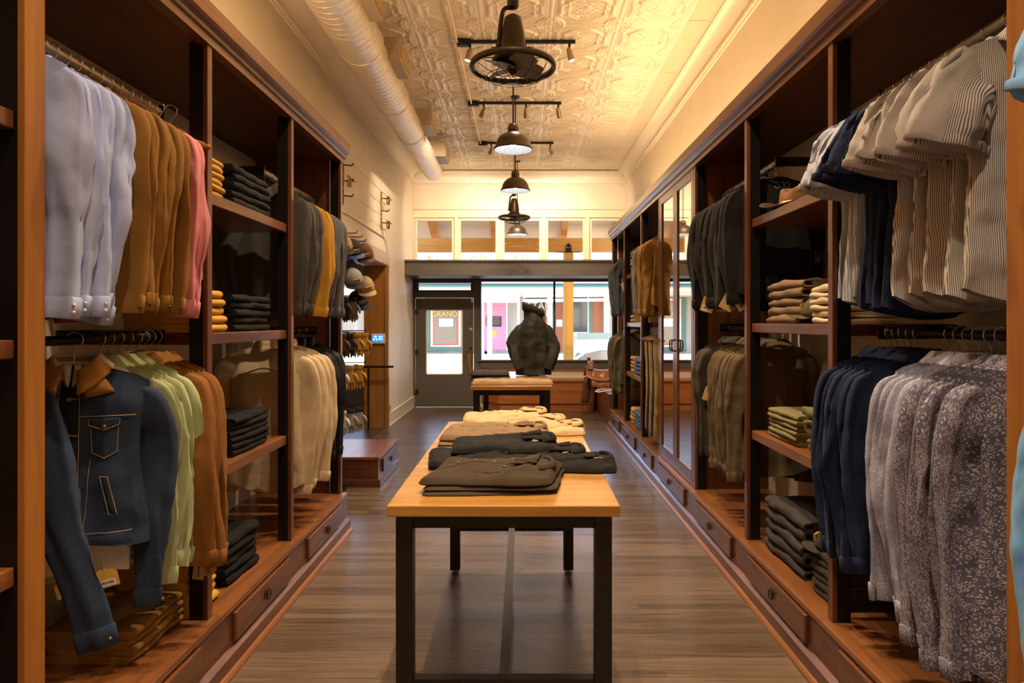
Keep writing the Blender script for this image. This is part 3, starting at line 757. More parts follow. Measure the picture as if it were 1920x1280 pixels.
def kill(o):
    for c in list(o.children): kill(c)
    bpy.data.objects.remove(o)
def row(protos, s, tier, ys, desc, short, where, frm, jit=.05, hk='d', dx=0, seed=0, group=None, rotbase=0, uniq=None):
    """hang a row of one kind of garment; every garment and every hanger is its own object"""
    q = SIDE[s]; z = q['zr'][tier]; rnd = random.Random(seed+17); n = len(ys); g = group or (desc + ' ' + where)
    for i, y in enumerate(ys):
        rz = (0 if s < 0 else PI) + rotbase + rnd.uniform(-jit, jit); loc = (s*(q['R']) + dx + rnd.uniform(-.006, .006), y, z)
        lab = f'{desc}, {ORD[i]} {frm} {where}' if n > 1 else f'{desc} {where}'
        p = protos[i % len(protos)]
        if len(lab.split()) > 16: print('LONG', lab)
        if i < len(protos): p.location = loc; p.rotation_euler = (0,0,rz); p['label'] = lab; p['group'] = g
        else: dup(p, loc, rz, lab, g)
        hanger(hk, (s*q['R']+dx, y, z), rz, f'wooden hanger carrying the {ORD[i]} {short} {where}' if n > 1 else f'wooden hanger carrying the {short} {where}', 'wooden hangers ' + where)
    for p in protos[len(ys):]: kill(p)
SNAP = plain('pearl snap', (.78, .72, .66), .2, .2); BRB = plain('bronze button', (.18, .12, .06), .35, .8); GOLDB = plain('copper button', (.50, .28, .10), .35, .8)
C_BLUE = cloth('light blue oxford', (.43, .50, .80)); C_OCH = cloth('ochre duck canvas', (.27, .13, .024), rough=.9); C_PINK = cloth('pink cotton', (.70, .26, .28))
C_VEST = cloth('brown vest canvas', (.20, .085, .025)); C_GREEN = cloth('pale lime shirting', (.45, .50, .27)); C_BRN = cloth('rust brown canvas', (.25, .10, .022), rough=.9)
C_DENIM = cloth('washed blue denim', (.016, .028, .062), (.055, .082, .145), kind='denim'); C_DDARK = cloth('dark denim', (.014, .024, .046), (.032, .052, .088), kind='denim')
C_CORD = cloth('tan corduroy', (.42, .20, .045), (.30, .13, .025), kind='plain'); C_WSH = cloth('white undershirt', (.78, .74, .68))
C_STITCH = plain('tan stitching', (.48, .28, .10), .8)
C_PLAID = cloth('dark heather plaid', (.042, .037, .030), (.085, .075, .06), kind='plaid'); C_MUS = cloth('mustard canvas', (.50, .25, .028), rough=.85); C_GREY = cloth('slate grey twill', (.12, .115, .12))
C_CREAM = cloth('cream canvas', (.60, .46, .28), rough=.9); C_BLK = cloth('black nylon', (.012, .011, .012), rough=.55); C_TAB = cloth('tan tab', (.45, .24, .05))
C_STRB = cloth('blue and white stripe', (.66, .66, .70), (.26, .30, .45), kind='stripe', uvs=.0085/.0085); C_STRT = cloth('brown and white stripe', (.66, .61, .56), (.15, .12, .13), kind='stripe', uvs=1.5)
C_NAVY = cloth('navy print cotton', (.012, .020, .058), (.022, .036, .095), kind='paisley'); C_PAISL = cloth('pale paisley', (.30, .31, .44), (.60, .56, .57), kind='paisley', uvs=1.1)
C_PAISD = cloth('dark paisley', (.12, .11, .17), (.50, .46, .46), kind='paisley'); C_CHAR = cloth('charcoal wool', (.018, .016, .015), (.038, .034, .031), kind='heather')
C_BLKS = cloth('black sweat knit', (.012, .010, .010)); C_OLIV = cloth('olive brown heather', (.11, .075, .038), (.18, .125, .068), kind='plaid'); C_OLD = cloth('dark olive shirting', (.06, .048, .028), (.085, .07, .045), kind='plaid')
C_TAUPE = cloth('taupe canvas', (.20, .15, .11)); C_LB = cloth('sky blue poplin', (.25, .50, .82)); C_GDEN = cloth('grey denim', (.055, .06, .062), (.11, .115, .115), kind='denim'); C_OLJ = cloth('olive brown canvas', (.13, .095, .045))
UL, LL, UR, LR = 'on the upper left rail', 'on the lower left rail', 'on the upper right rail', 'on the lower right rail'

# --- left, first bay, upper rail
def G(name, cat, mat, n, **k):
    n = n if n == 1 else n + 2
    return [garment(name, 'x', cat, None, mat, seed=k.pop('seed0', 10)+i*7 if False else (k.get('seed', 10)+i*7), **{a: b for a, b in k.items() if a not in ('seed', 'seed0')}) for i in range(n)]
row(G('button_shirt', 'shirt', C_BLUE, 3, seed=11, btn=SNAP, cuffbtn=2, sw=.082, st=.030, amp=.009, slen=1.03, W=.205), -1, 0, [2.03, 2.085, 2.14, 2.195, 2.25], 'light blue snap-cuff shirt', 'light blue shirt', UL, 'from the camera', seed=1)
row(G('canvas_jacket', 'jacket', C_OCH, 3, seed=31, btn=BRB, cuffbtn=True, sw=.084, st=.032, amp=.006, hem=-.80, W=.215), -1, 0, [2.31, 2.37, 2.43, 2.49, 2.55, 2.61], 'ochre canvas work jacket', 'ochre jacket', UL, 'from the camera', seed=2)
row(G('button_shirt', 'shirt', C_PINK, 2, seed=51, sw=.08, amp=.008, slen=1.03), -1, 0, [2.68, 2.74], 'pink long-sleeved shirt', 'pink shirt', UL, 'from the camera', seed=3)
row(G('canvas_vest', 'vest', C_VEST, 1, seed=61, sleeve='none', W=.20, hem=-.72, top=-.20, hemcurve=0), -1, 0, [2.855], 'brown sleeveless canvas vest at the far end', 'brown vest', UL, '', seed=4, rotbase=.25)
for i, (y, a) in enumerate(((2.80, .1), (2.86, -.15), (2.90, .2))):
    hanger('l', (-1.59 + .03*i, y, 2.515), a, f'empty light wooden hanger beside the brown vest, {ORD[i]} from the camera', 'empty hangers ' + UL)
# --- left, first bay, lower rail: denim jackets
def denim_extras(t, f, fr):
    sgn = fr
    fly = patch(f, lambda a, b: (-.030+.060*a, lerp(-.13, f(0,1).z+.006, b)), fr, .006, 4, 26).build('placket', C_DDARK, t, smooth=True, local=True)
    for sx in (-1, 1):
        MB().tube([surf(f, sx*.030, lerp(-.14, f(0,1).z+.02, k/24), fr, .007) for k in range(25)], .0012, 4).build('stitching', C_STITCH, fly, local=True)
        x0 = sx*.105
        pk = patch(f, lambda a, b: (x0 + (a-.5)*.088*(1-.15*b), lerp(-.285, -.395, b) - .018*(1-abs(2*a-1))*b), fr, .005).build('chest_pocket', C_DENIM, t, smooth=True, local=True)
        MB().tube([surf(f, x0+dx_, z_, fr, .007) for dx_, z_ in ((-.042,-.30), (-.037,-.388), (0,-.408), (.037,-.388), (.042,-.30))], .0012, 4).build('stitching', C_STITCH, pk, local=True)
        fl = patch(f, lambda a, b: (x0 + (a-.5)*.098, -.268 - b*(.026+.020*(1-abs(2*a-1)))), fr, .010).build('pocket_flap', C_DENIM, t, smooth=True, local=True)
        MB().tube([surf(f, x0+dx_, z_, fr, .012) for dx_, z_ in ((-.047,-.272), (-.046,-.292), (0,-.311), (.046,-.292), (.047,-.272))], .0012, 4).build('stitching', C_STITCH, fl, local=True)
        button(surf(f, x0, -.298, fr, .013), (0, fr, 0), .007, GOLDB, fl)
        wp = patch(f, lambda a, b: (sx*(.135-.03*(1-b)) + (a-.5)*.020, lerp(-.47, -.60, b)), fr, .006, 3, 8).build('welt_pocket', C_DDARK, t, smooth=True, local=True)
        MB().tube([surf(f, sx*(.135-.03*(1-b))+e, lerp(-.47, -.60, b), fr, .008) for e, b in ((-.012,0), (-.012,.5), (-.012,1), (.012,1), (.012,.5), (.012,0), (-.012,0))], .0012, 4).build('stitching', C_STITCH, wp, local=True)
    for sx in (-1, 1):
        patch(f, lambda a, b: (sx*(lerp(lerp(.026, .082, a), lerp(.040, .135, a), b)), lerp(lerp(-.080, -.108, a), lerp(-.200, -.178, a), b)), fr, .020, 6, 6).build('corduroy_collar_flap', C_CORD, t, smooth=True, local=True, solid=.004)
        patch(f, lambda a, b: (sx*(.004 + .030*a*(1-b*.6)), lerp(-.082, -.150-.02*(1-a), b)), fr, .011, 4, 5).build('shirt_collar_flap', C_WSH, t, smooth=True, local=True, solid=.003)
    for sx in (-1, 1):
        MB().tube([surf(f, sx*lerp(.03, .20, k/12), -.262, fr, .006) for k in range(13)], .0012, 4).build('yoke_seam', C_STITCH, t, local=True)
        for x_ in (.062,):
            MB().tube([surf(f, sx*lerp(x_, x_-.02, k/16), lerp(-.41 if x_ < .1 else -.30, f(0,1).z+.06, k/16), fr, .004) for k in range(17)], .0011, 4).build('panel_seam', C_STITCH, t, local=True)
    zb = f(0,1).z
    wb = patch(f, lambda a, b: (lerp(-.19, .19, a), zb + .016 + .040*(1-b)), fr, .007, 20, 3).build('waistband', C_DENIM, t, smooth=True, local=True)
    MB().tube([surf(f, lerp(-.19, .19, k/20), zb+.058, fr, .009) for k in range(21)], .0012, 4).build('stitching', C_STITCH, wb, local=True)
    for k in range(5):
        z = lerp(-.20, zb+.022, k/4); b = button(surf(f, .0, z, fr, .009), (0, fr, 0), .0075, GOLDB, fly)
        MB().tube([surf(f, .028*u, z+.002*math.sin(6*u), fr, .009) for u in (.2, .5, .8, 1.0)], .0022, 5).build('buttonhole', C_STITCH, fly, local=True)
dj = garment('denim_jacket', 'blue denim jacket with tan corduroy collar and chest pockets on the lower left rail', 'jacket', 'denim jackets', C_DENIM, seed=71, W=.232, T=.050, hem=-.71, hemcurve=.0, backsleeve=True,
             sw=.066, st=.030, amp=.009, colmat=C_CORD, btn=GOLDB, cuffbtn=True, extras=denim_extras, slen=1.12, yoff=.05)
dj.location = (-1.565, 2.33, 1.535); dj.rotation_euler = (0, 0, .30)
hanger('l', dj.location[:], .30, 'light wooden hanger inside the denim jacket with the corduroy collar', 'hangers of the denim jackets')
us = garment('undershirt', 'plain white shirt hung inside the denim jacket, its hem showing below', 'shirt', None, C_WSH, seed=77, W=.165, T=.034, hem=-.80, sleeve='none', cuff=False, colmat=C_WSH, top=-.075, amp=.004, hemcurve=-.03)
us.location = (-1.575, 2.36, 1.535); us.rotation_euler = (0, 0, .30)
dj2 = garment('denim_jacket', 'blue denim jacket half hidden by the front post, one long sleeve showing', 'jacket', 'denim jackets', C_DENIM, seed=83, W=.215, T=.04, hem=-.72, hemcurve=0, sw=.085, st=.040, amp=.007,
              colmat=C_CORD, btn=GOLDB, cuffbtn=True, slen=1.16, swing=(.20, -.02), yoff=.015)
dj2.location = (-1.775, 2.19, 1.535); dj2.rotation_euler = (0, 0, -.12)
hanger('l', dj2.location[:], -.12, 'light wooden hanger inside the denim jacket behind the front post', 'hangers of the denim jackets')
for k, (p, a) in enumerate((((.10, -.06, -.80), .2), ((-.02, -.06, -.82), .25))): hangtag(us, p, .075, .065, YELTAG, rot=a, bar=True)
gs = G('button_shirt', 'shirt', C_GREEN, 3, seed=91, btn=SNAP, cuffbtn=2, sw=.078, amp=.008, slen=1.05, hem=-.86, facing=1)
hangtag(gs[0], (.17, -.075, -.70), .07, .12, YELTAG, bar=True, rot=.12)
row(gs, -1, 1, [2.50, 2.56, 2.62, 2.68], 'pale lime green shirt', 'lime green shirt', LL, 'from the denim jacket', seed=5)
bj = G('canvas_jacket', 'jacket', C_BRN, 3, seed=111, sw=.080, st=.03, amp=.007, slen=1.10, hem=-.86, swing=(.045, 0), W=.215)
for k, g_ in enumerate(bj[1:4]): hangtag(g_, (.262, -.05, -.905), .045, .095, KRAFT, text='SCHAEFER', rot=(-.1, .15, .05)[k])
row(bj, -1, 1, [2.745, 2.795, 2.845, 2.895], 'rust brown canvas jacket', 'rust brown jacket', LL, 'from the lime green shirts', seed=6)
# --- left, third bay
B3 = 'beside the cap rack'
row(G('plaid_shirt', 'shirt', C_PLAID, 2, seed=131, sw=.080, amp=.008), -1, 0, [4.11, 4.19, 4.27, 4.35], 'dark heather shirt', 'dark heather shirt', 'on the upper rail ' + B3, 'from the camera', seed=7)
row(G('canvas_jacket', 'jacket', C_MUS, 2, seed=151, sw=.085, amp=.006, st=.03, slen=1.02, W=.22), -1, 0, [4.45, 4.54], 'mustard yellow canvas jacket', 'mustard jacket', 'on the upper rail ' + B3, 'from the camera', seed=8)
row(G('twill_jacket', 'jacket', C_GREY, 2, seed=161, sw=.08, amp=.007, W=.215), -1, 0, [4.66, 4.75, 4.84, 4.93], 'slate grey twill jacket', 'slate grey jacket', 'on the upper rail ' + B3, 'from the camera', seed=9)
def cream_ex(t, f, fr):
    MB().tube([surf(f, x, -.235 - .03*(1-abs(abs(x)/.16*2-1)) if False else -.24 - .035*math.cos(x*PI/.17)*-1*.6, -1, .003) for x in [(-.165 + .33*k/24) for k in range(25)]], .0022, 5).build('yoke_piping', plain('rust piping', (.25,.08,.03), .7), t, local=True)
cj = G('canvas_coat', 'coat', C_CREAM, 2, seed=181, facing=1, sw=.088, st=.036, amp=.006, slen=1.18, hem=-.98, W=.235, T=.04, collar='stand', extras=cream_ex)
for g_ in cj: pass
row(cj, -1, 1, [4.13, 4.25, 4.37, 4.48], 'cream canvas coat', 'cream coat', 'on the lower rail ' + B3, 'from the camera', seed=10)
row(G('nylon_jacket', 'jacket', C_BLK, 1, seed=191, sw=.085, st=.04, amp=.009, W=.225, T=.05, collar='stand', btn=SNAP, extras=placket(C_BLK, SNAP, 5)), -1, 1, [4.68, 4.86], 'black nylon jacket', 'black jacket', 'on the lower rail ' + B3, 'from the camera', seed=11)
# --- right, first bay
R1 = 'of the first right bay'
row(G('short_sleeved_shirt', 'shirt', C_STRB, 2, seed=201, sleeve='short', amp=.009, hem=-.93, facing=1), 1, 0, [2.885, 2.83, 2.775], 'blue and white striped short-sleeved shirt', 'blue striped shirt', UR, 'from the far post', seed=12)
row(G('short_sleeved_shirt', 'shirt', C_NAVY, 2, seed=221, sleeve='short', amp=.009, hem=-.96, facing=1), 1, 0, [2.695, 2.64, 2.585, 2.53], 'navy print short-sleeved shirt', 'navy short-sleeved shirt', UR, 'from the blue striped shirts', seed=13)
row(G('short_sleeved_shirt', 'shirt', C_STRT, 3, seed=241, sleeve='short', amp=.010, hem=-.93, facing=1, W=.21), 1, 0, [2.43, 2.34, 2.24, 2.14, 2.05], 'brown striped short-sleeved shirt', 'brown striped shirt', UR, 'from the navy shirts', seed=14)
row(G('long_sleeved_shirt', 'shirt', C_NAVY, 3, seed=261, amp=.008, slen=1.12, hem=-.97, facing=-1, extras=placket(C_NAVY, INK, 6)), 1, 1, [2.885, 2.835, 2.785, 2.735, 2.685, 2.635], 'navy blue long-sleeved shirt', 'navy long-sleeved shirt', LR, 'from the far post', seed=15, hk='l')
row(G('paisley_shirt', 'shirt', C_PAISL, 2, seed=281, amp=.009, slen=1.20, hem=-1.0, sw=.08), 1, 1, [2.44, 2.39, 2.34, 2.29], 'pale lilac paisley shirt', 'pale paisley shirt', LR, 'from the navy shirts', seed=16)
row(G('paisley_shirt', 'shirt', C_PAISD, 2, seed=301, amp=.009, slen=1.32, hem=-1.05, sw=.08), 1, 1, [2.23, 2.18, 2.12, 2.06, 2.00], 'dark paisley shirt', 'dark paisley shirt', LR, 'from the pale paisley shirts', seed=17)
# near right bay, just in frame
row(G('short_sleeved_shirt', 'shirt', C_LB, 1, seed=321, sleeve='short', amp=.007, facing=1), 1, 0, [1.66, 1.58], 'sky blue short-sleeved shirt', 'sky blue short-sleeved shirt', 'above at the right frame edge', 'from the near post', seed=18, dx=-.0)
lb = G('long_sleeved_shirt', 'shirt', C_LB, 2, seed=331, amp=.009, slen=1.1, hem=-1.0, sw=.085)
hangtag(lb[1], (.24, .0, -.80), .07, .11, INK, string=True, face=(.5, 1))
row(lb, 1, 1, [1.70, 1.62, 1.54], 'sky blue long-sleeved shirt', 'sky blue long-sleeved shirt', 'below at the right frame edge', 'from the near post', seed=19)
# --- right, third bay
R3 = 'beside the mirrored doors'
sw_ = garment('sweatshirt', 'black sweatshirt with a small pale chest emblem, nearest the open shelves', 'sweatshirt', None, C_BLKS, seed=341, facing=-1, W=.235, T=.035, amp=.004, collar='crew', cuff=True)
sw_.location = (1.57, 4.12, 2.575); sw_.rotation_euler = (0,0,PI)
def emblem(t, f, x, z, fr, mat, s=1.0):
    m = MB(); rnd = random.Random(5)
    for k in range(3):
        xc = x + (k-1)*.018*s; a0 = rnd.uniform(0, 1)
        m.tube([surf(f, xc + .008*s*math.cos(a)*(1+.3*math.cos(3*a)), z + .011*s*math.sin(a), fr, .003) for a in [a0+2*PI*q/12 for q in range(11)]], .0012*s, 4)
    return m.build('emblem', mat, t, local=True)
emblem(sw_, body_fn(.235, .035, -.085, -.84, 341, .05, .004, -1, .30), -.03, -.135, 1, plain('silver thread', (.55,.55,.52), .6), 1.8)
hanger('d', (1.57, 4.12, 2.575), PI, 'wooden hanger carrying the black sweatshirt with the emblem', 'hangers ' + R3)
row(G('wool_jacket', 'jacket', C_CHAR, 3, seed=351, sw=.084, st=.034, amp=.006, W=.215, slen=1.0, btn=BRB, cuffbtn=True), 1, 0, [4.24, 4.36, 4.48, 4.60, 4.72, 4.84, 4.95, 5.05], 'charcoal wool jacket', 'charcoal jacket', 'on the upper rail ' + R3, 'from the camera', seed=20, group='charcoal jackets')
ov = G('work_shirt', 'shirt', C_OLIV, 3, seed=371, amp=.008, slen=1.12, hem=-.92)
hangtag(ov[1], (.16, .05, -.30), .075, .12, KRAFT, bar=True, face=(.3, 1), rot=.3)
row(ov, 1, 1, [4.14, 4.22, 4.30, 4.38, 4.46, 4.54, 4.62], 'brown heather work shirt', 'brown heather shirt', 'on the lower rail ' + R3, 'from the camera', seed=21)
od = G('work_shirt', 'shirt', C_OLD, 1, seed=391, amp=.008, slen=1.12, hem=-.90)
hangtag(od[0], (.20, .05, -.42), .075, .11, KRAFT, face=(.4, 1), rot=-.3)
row(od, 1, 1, [4.86, 4.96], 'dark olive work shirt', 'dark olive shirt', 'on the lower rail ' + R3, 'from the camera', seed=22)
# loose price cards on the charcoal jackets' cuffs
for k, (y, x, r_, mt) in enumerate(((4.24, .235, .55, TAGW), (4.36, .215, -.5, KRAFT), (4.48, .23, .2, KRAFT), (4.72, .22, .5, KRAFT), (4.84, .225, -.3, YELTAG))):
    g_ = [o for o in COL.objects if o.get('group') == 'charcoal jackets' and o.get('category') == 'jacket'][(0, 1, 2, 4, 5)[k]]
    hangtag(g_, (x, .07, -.79), .085, .12, mt, bar=(k in (0, 4)), face=(.3, 1), rot=r_)
# --- right, far bays
R5 = 'past the mirrored doors'
row(G('canvas_jacket', 'jacket', C_OCH, 2, seed=401, sw=.082, amp=.006, W=.22, slen=1.06), 1, 0, [6.72, 6.80, 6.88, 6.96, 7.04], 'ochre canvas jacket', 'ochre jacket', R5, 'from the camera', seed=23, dx=-.05)
row(G('canvas_jacket', 'jacket', C_TAUPE, 1, seed=411, sw=.082, amp=.006, W=.22, slen=1.06), 1, 0, [7.2, 7.32], 'taupe canvas jacket', 'taupe jacket', R5, 'from the camera', seed=24, dx=-.05)
# trousers hanging full length
def trousers(mat, seed):
    t = thing('trousers', 'x', 'trousers'); f = body_fn(.12, .028, -.13, -1.12, seed, 0, .008, 1, slope=.02, neckw=.02)
    body_mesh(f, 48, 36).build('leg_panels', mat, t, smooth=True, local=True)
    MB().grid([[f(2*PI*i/32, .0) + Vector((0, .006*math.sin(2*PI*i/32), .004-h)) for i in range(32)] for h in (0, .035)], True, [[(i*.02, 0) for i in range(33)]]*2).build('waistband', mat, t, smooth=True, local=True)
    return t
row([trousers(cloth('tan denim trousers', (.42, .24, .07)), 1)], 1, 1, [6.74, 7.0, 7.25], 'tan trousers hung full length', 'tan trousers', R5, 'from the camera', seed=25, dx=-.12)
row([trousers(C_DDARK, 5)], 1, 1, [6.87, 7.12], 'dark navy trousers hung full length', 'navy trousers', R5, 'from the camera', seed=26, dx=-.12)
R6 = 'in the farthest right bay'
fj = G('denim_shirt', 'shirt', C_GDEN, 2, seed=421, amp=.007, W=.215)
hangtag(fj[0], (.19, .06, -.45), .08, .11, KRAFT, face=(.4, 1), rot=.4)
row(fj, 1, 0, [9.0, 9.15, 9.3, 9.45, 9.6], 'grey denim shirt', 'grey denim shirt', R6, 'from the camera', seed=27, dx=-.03)
row(G('canvas_jacket', 'jacket', C_OLJ, 2, seed=431, amp=.008, slen=1.08, W=.22), 1, 1, [8.98, 9.14, 9.3, 9.46, 9.62], 'olive brown canvas jacket', 'olive jacket', R6, 'from the camera', seed=28, dx=-.03)
# ------------------------------------------------------------ folded garments
def folded(name, mat, w, d, t, seed, layers=2, soft=.0):
    """a garment folded so that its rounded fold faces local +X; origin at the middle of its underside"""
    rnd = random.Random(seed); o = thing(name, 'x', 'trousers' if 'trouser' in name or 'jean' in name else 'sweater')
    tl = t/layers
    path = []
    def arc(cx, cz, r, a0, a1, n=6): return [(cx + r*math.cos(lerp(a0, a1, k/(n-1))), cz + r*math.sin(lerp(a0, a1, k/(n-1)))) for k in range(n)]
    h = tl*.5
    if layers == 2:
        path = [(-d/2 + .01*k*0 + (d-tl)*k/6*1.0 + 0, t - h) for k in range(7)]
        path = [(-d/2 + (d - tl*1.0)*k/6, t-h) for k in range(7)] + arc(d/2 - tl, t/2, t/2 - h, PI/2, -PI/2)[1:-1] + [(d/2 - tl - (d - tl)*k/6*.98, h) for k in range(7)]
    else:
        path = [(-d/2 + (d - tl*2)*k/6, t-h) for k in range(7)] + arc(d/2 - tl*2, t/2, t/2 - h, PI/2, -PI/2, 9)[1:-1] + [(d/2 - tl*2 - (d - tl*2)*k/6, h) for k in range(7)]
        inner = [(-d/2 + (d*.82)*k/6, t/2 + h*.95) for k in range(7)] + arc(d*.32, t/2, h*.95, PI/2, -PI/2, 5)[1:-1] + [(d*.32 - (d*.8)*k/6, t/2 - h*.95) for k in range(7)]
    m = MB()
    def strip(path, hh, q):
        n = len(path); NY = 14; P = [Vector((a, 0, b)) for a, b in path]; outer = []; inn = []
        for i in range(n):
            tt = (P[min(i+1, n-1)] - P[max(i-1, 0)]).normalized(); nn = Vector((-tt.z, 0, tt.x)); outer.append(P[i] + nn*hh); inn.append(P[i] - nn*hh)
        loop = outer + inn[::-1]; rows = []; uv = []
        for j in range(NY+1):
            y = (j/NY - .5)*w; ed = 1 - .0*abs(2*j/NY-1)
            row = []
            for p_ in loop:
                f_ = (p_.x + d/2)/d; yy = y*(1 - .05*(1-f_) ) + .004*nz(p_.x, seed, p_.z, 30)
                zz = p_.z + (t*.16+soft)*nz(p_.x+seed, y, 1.7, 11)*(.3+f_*.7)*(p_.z/t+.15) - (soft*.8)*abs(2*j/NY-1)**3*(p_.z/t)
                xx = p_.x + .010*nz(seed, y, p_.z*3, 8)*f_ - .006*abs(2*j/NY-1)**4*f_
                row.append((xx, yy, max(zz, .0005)))
            rows.append(row); uv.append([(k*.02, y) for k in range(len(loop)+1)])
        m.grid(rows, True, uv)
        k = len(outer)
        for rr, fl in ((rows[0], False), (rows[-1], True)):
            fs = [(i, i+1, 2*k-2-i, 2*k-1-i) for i in range(k-1)]
            if not fl: fs = [f[::-1] for f in fs]
            m.add(rr, fs, [[(0,0),(0,.01),(.01,.01),(.01,0)]]*len(fs))
    strip(path, h*.97, 0)
    if layers == 4: strip(inner, h*.8, 1)
    b = m.build('folded_cloth', mat, o, smooth=True, local=True)
    e = b.modifiers.new('edge', 'EDGE_SPLIT'); e.split_angle = math.radians(50)
    return o
def stack(name, mat, s, yc, ztop_shelf, n, w, d, t, what, where, group, xface=None, layers=2, soft=0, seed=1, rz=0, protos=2, jit=.012, shrink=0, last=0):
    P = [folded(name, mat, w, d, t, seed*13+i, layers, soft) for i in range(min(protos, n))]; rnd = random.Random(seed)
    q = SIDE[s]; xf = xface if xface is not None else q['F'] + .055
    for i in range(n):
        x = s*(xf + d/2 + rnd.uniform(0, jit) + shrink*i); y = yc + rnd.uniform(-jit, jit)*.6; z = ztop_shelf + i*t*1.0 + .001
        r = (0 if s < 0 else PI) + rz + rnd.uniform(-.04, .04); pos = ORD[n-1-i]
        lab = f'{what}, {pos} from top of stack {where}'
        if n-1-i == 0: lab = f'{what}, topmost of stack {where}'
        p = P[i % len(P)]
        if i < len(P): p.location = (x, y, z); p.rotation_euler = (0,0,r); p['label'] = lab; p['group'] = group
        else: dup(p, (x, y, z), r, lab, group)
F_YEL = cloth('mustard folded twill', (.56, .31, .05)); F_BLK = cloth('black folded denim', (.005, .0045, .0045)); F_BSW = cloth('brown marl knit', (.17, .105, .055), (.26, .17, .10), kind='heather')
F_CRM = cloth('cream knit', (.62, .50, .32)); F_OLG = cloth('olive knit', (.14, .13, .035)); F_OLS = cloth('sage olive twill', (.20, .17, .07)); F_CHR = cloth('charcoal knit', (.032, .027, .024), (.062, .052, .045), kind='heather')
F_DOL = cloth('dark olive knit', (.045, .038, .022)); F_JEAN = cloth('mid blue jeans', (.06, .12, .24), (.16, .24, .36), kind='denim'); F_TAN = cloth('tan trousers cloth', (.50, .28, .09)); F_GRN = cloth('grey brown fleece', (.15, .11, .08))
zs = SIDE[-1]['zs']; zr_ = SIDE[1]['zs']
y_ = 'mustard folded trousers'; b_ = 'black folded trousers'
stack('folded_trousers', F_YEL, -1, 3.10, zs[0], 6, .27, .34, .031, y_, 'on the top left shelf', 'mustard trousers', seed=2)
stack('folded_trousers', F_BLK, -1, 3.58, zs[0], 5, .46, .36, .042, b_, 'on the top left shelf', 'black trousers', seed=3)
stack('folded_trousers', F_YEL, -1, 3.12, zs[1], 5, .30, .34, .040, y_, 'on the middle left shelf', 'mustard trousers', seed=4, shrink=.006)
stack('folded_trousers', F_BLK, -1, 3.58, zs[1], 5, .48, .36, .038, b_, 'on the middle left shelf', 'black trousers', seed=5)
stack('folded_trousers', F_YEL, -1, 3.06, zs[2], 2, .26, .34, .036, y_, 'on the lowest left shelf', 'mustard trousers', seed=6)
stack('folded_trousers', F_BLK, -1, 3.56, zs[2], 6, .46, .36, .032, b_, 'on the lowest left shelf', 'black trousers', seed=7)
stack('folded_trousers', F_BLK, -1, 3.46, ZB, 5, .36, .34, .046, b_, 'on the left base board', 'black trousers', seed=8)
stack('folded_trousers', F_YEL, -1, 3.06, ZB, 6, .24, .34, .040, y_, 'on the left base board', 'mustard trousers', seed=9, shrink=.004)
stack('folded_trousers', cloth('dim mustard twill', (.34, .18, .04)), -1, 2.74, ZB, 4, .40, .34, .032, 'brown mustard folded trousers', 'below the hanging rust brown jackets', 'brown mustard trousers', seed=10, xface=1.48)
stack('folded_trousers', cloth('dim mustard twill', (.34, .18, .04)), -1, 2.74, ZB + 0, 0, .3, .3, .03, '', '', '') if False else None
# right shelves
stack('folded_sweater', F_BSW, 1, 3.62, zr_[1], 5, .46, .34, .046, 'brown marl folded sweater', 'on the middle right shelf', 'brown sweaters', layers=4, soft=.010, seed=21)
stack('folded_sweater', F_CRM, 1, 3.16, zr_[1], 6, .24, .30, .030, 'cream folded sweater', 'on the middle right shelf', 'cream sweaters', soft=.006, seed=22)
stack('folded_sweater', F_OLS, 1, 3.64, zr_[2], 6, .40, .34, .027, 'sage folded shirt', 'on the lowest right shelf', 'sage shirts', soft=.002, seed=23)
stack('folded_sweater', F_OLG, 1, 3.17, zr_[2], 5, .30, .32, .046, 'olive green folded sweater', 'on the lowest right shelf', 'olive sweaters', soft=.010, seed=24, shrink=-.006)
stack('folded_sweater', F_CHR, 1, 3.62, ZB, 5, .50, .36, .062, 'charcoal folded sweater', 'on the right base board', 'charcoal sweaters', layers=4, soft=.012, seed=25)
stack('folded_sweater', F_DOL, 1, 3.14, ZB, 6, .26, .34, .036, 'dark olive folded sweater', 'on the right base board', 'dark olive sweaters', soft=.005, seed=26)
# far right shelves
fw = 'on the far right'
for z, nm in ((zr_[0], 'top shelf'), (zr_[1], 'middle shelf'), (zr_[2], 'low shelf'), (ZB, 'base board')):
    stack('folded_trousers', F_TAN, 1, 8.58, z, 4 if z != zr_[1] else 2, .30, .34, .050, 'tan folded trousers', f'{fw} {nm}', 'tan trousers far right', seed=int(z*10), jit=.008)
    if z != zr_[1]: stack('folded_trousers', F_JEAN, 1, 8.16, z, 4, .36, .34, .048, 'blue folded jeans', f'{fw} {nm}', 'blue jeans far right', seed=int(z*11), jit=.008)
stack('folded_sweater', F_GRN, 1, 8.58, zr_[0]+.204, 1, .30, .34, .05, 'grey brown folded fleece', 'of tan trousers on the far right', 'fleece', seed=66)
# near left bay
stack('folded_trousers', F_BLK, -1, 1.5, zs[1], 3, .3, .34, .04, b_, 'at the left frame edge', 'black trousers', seed=67)

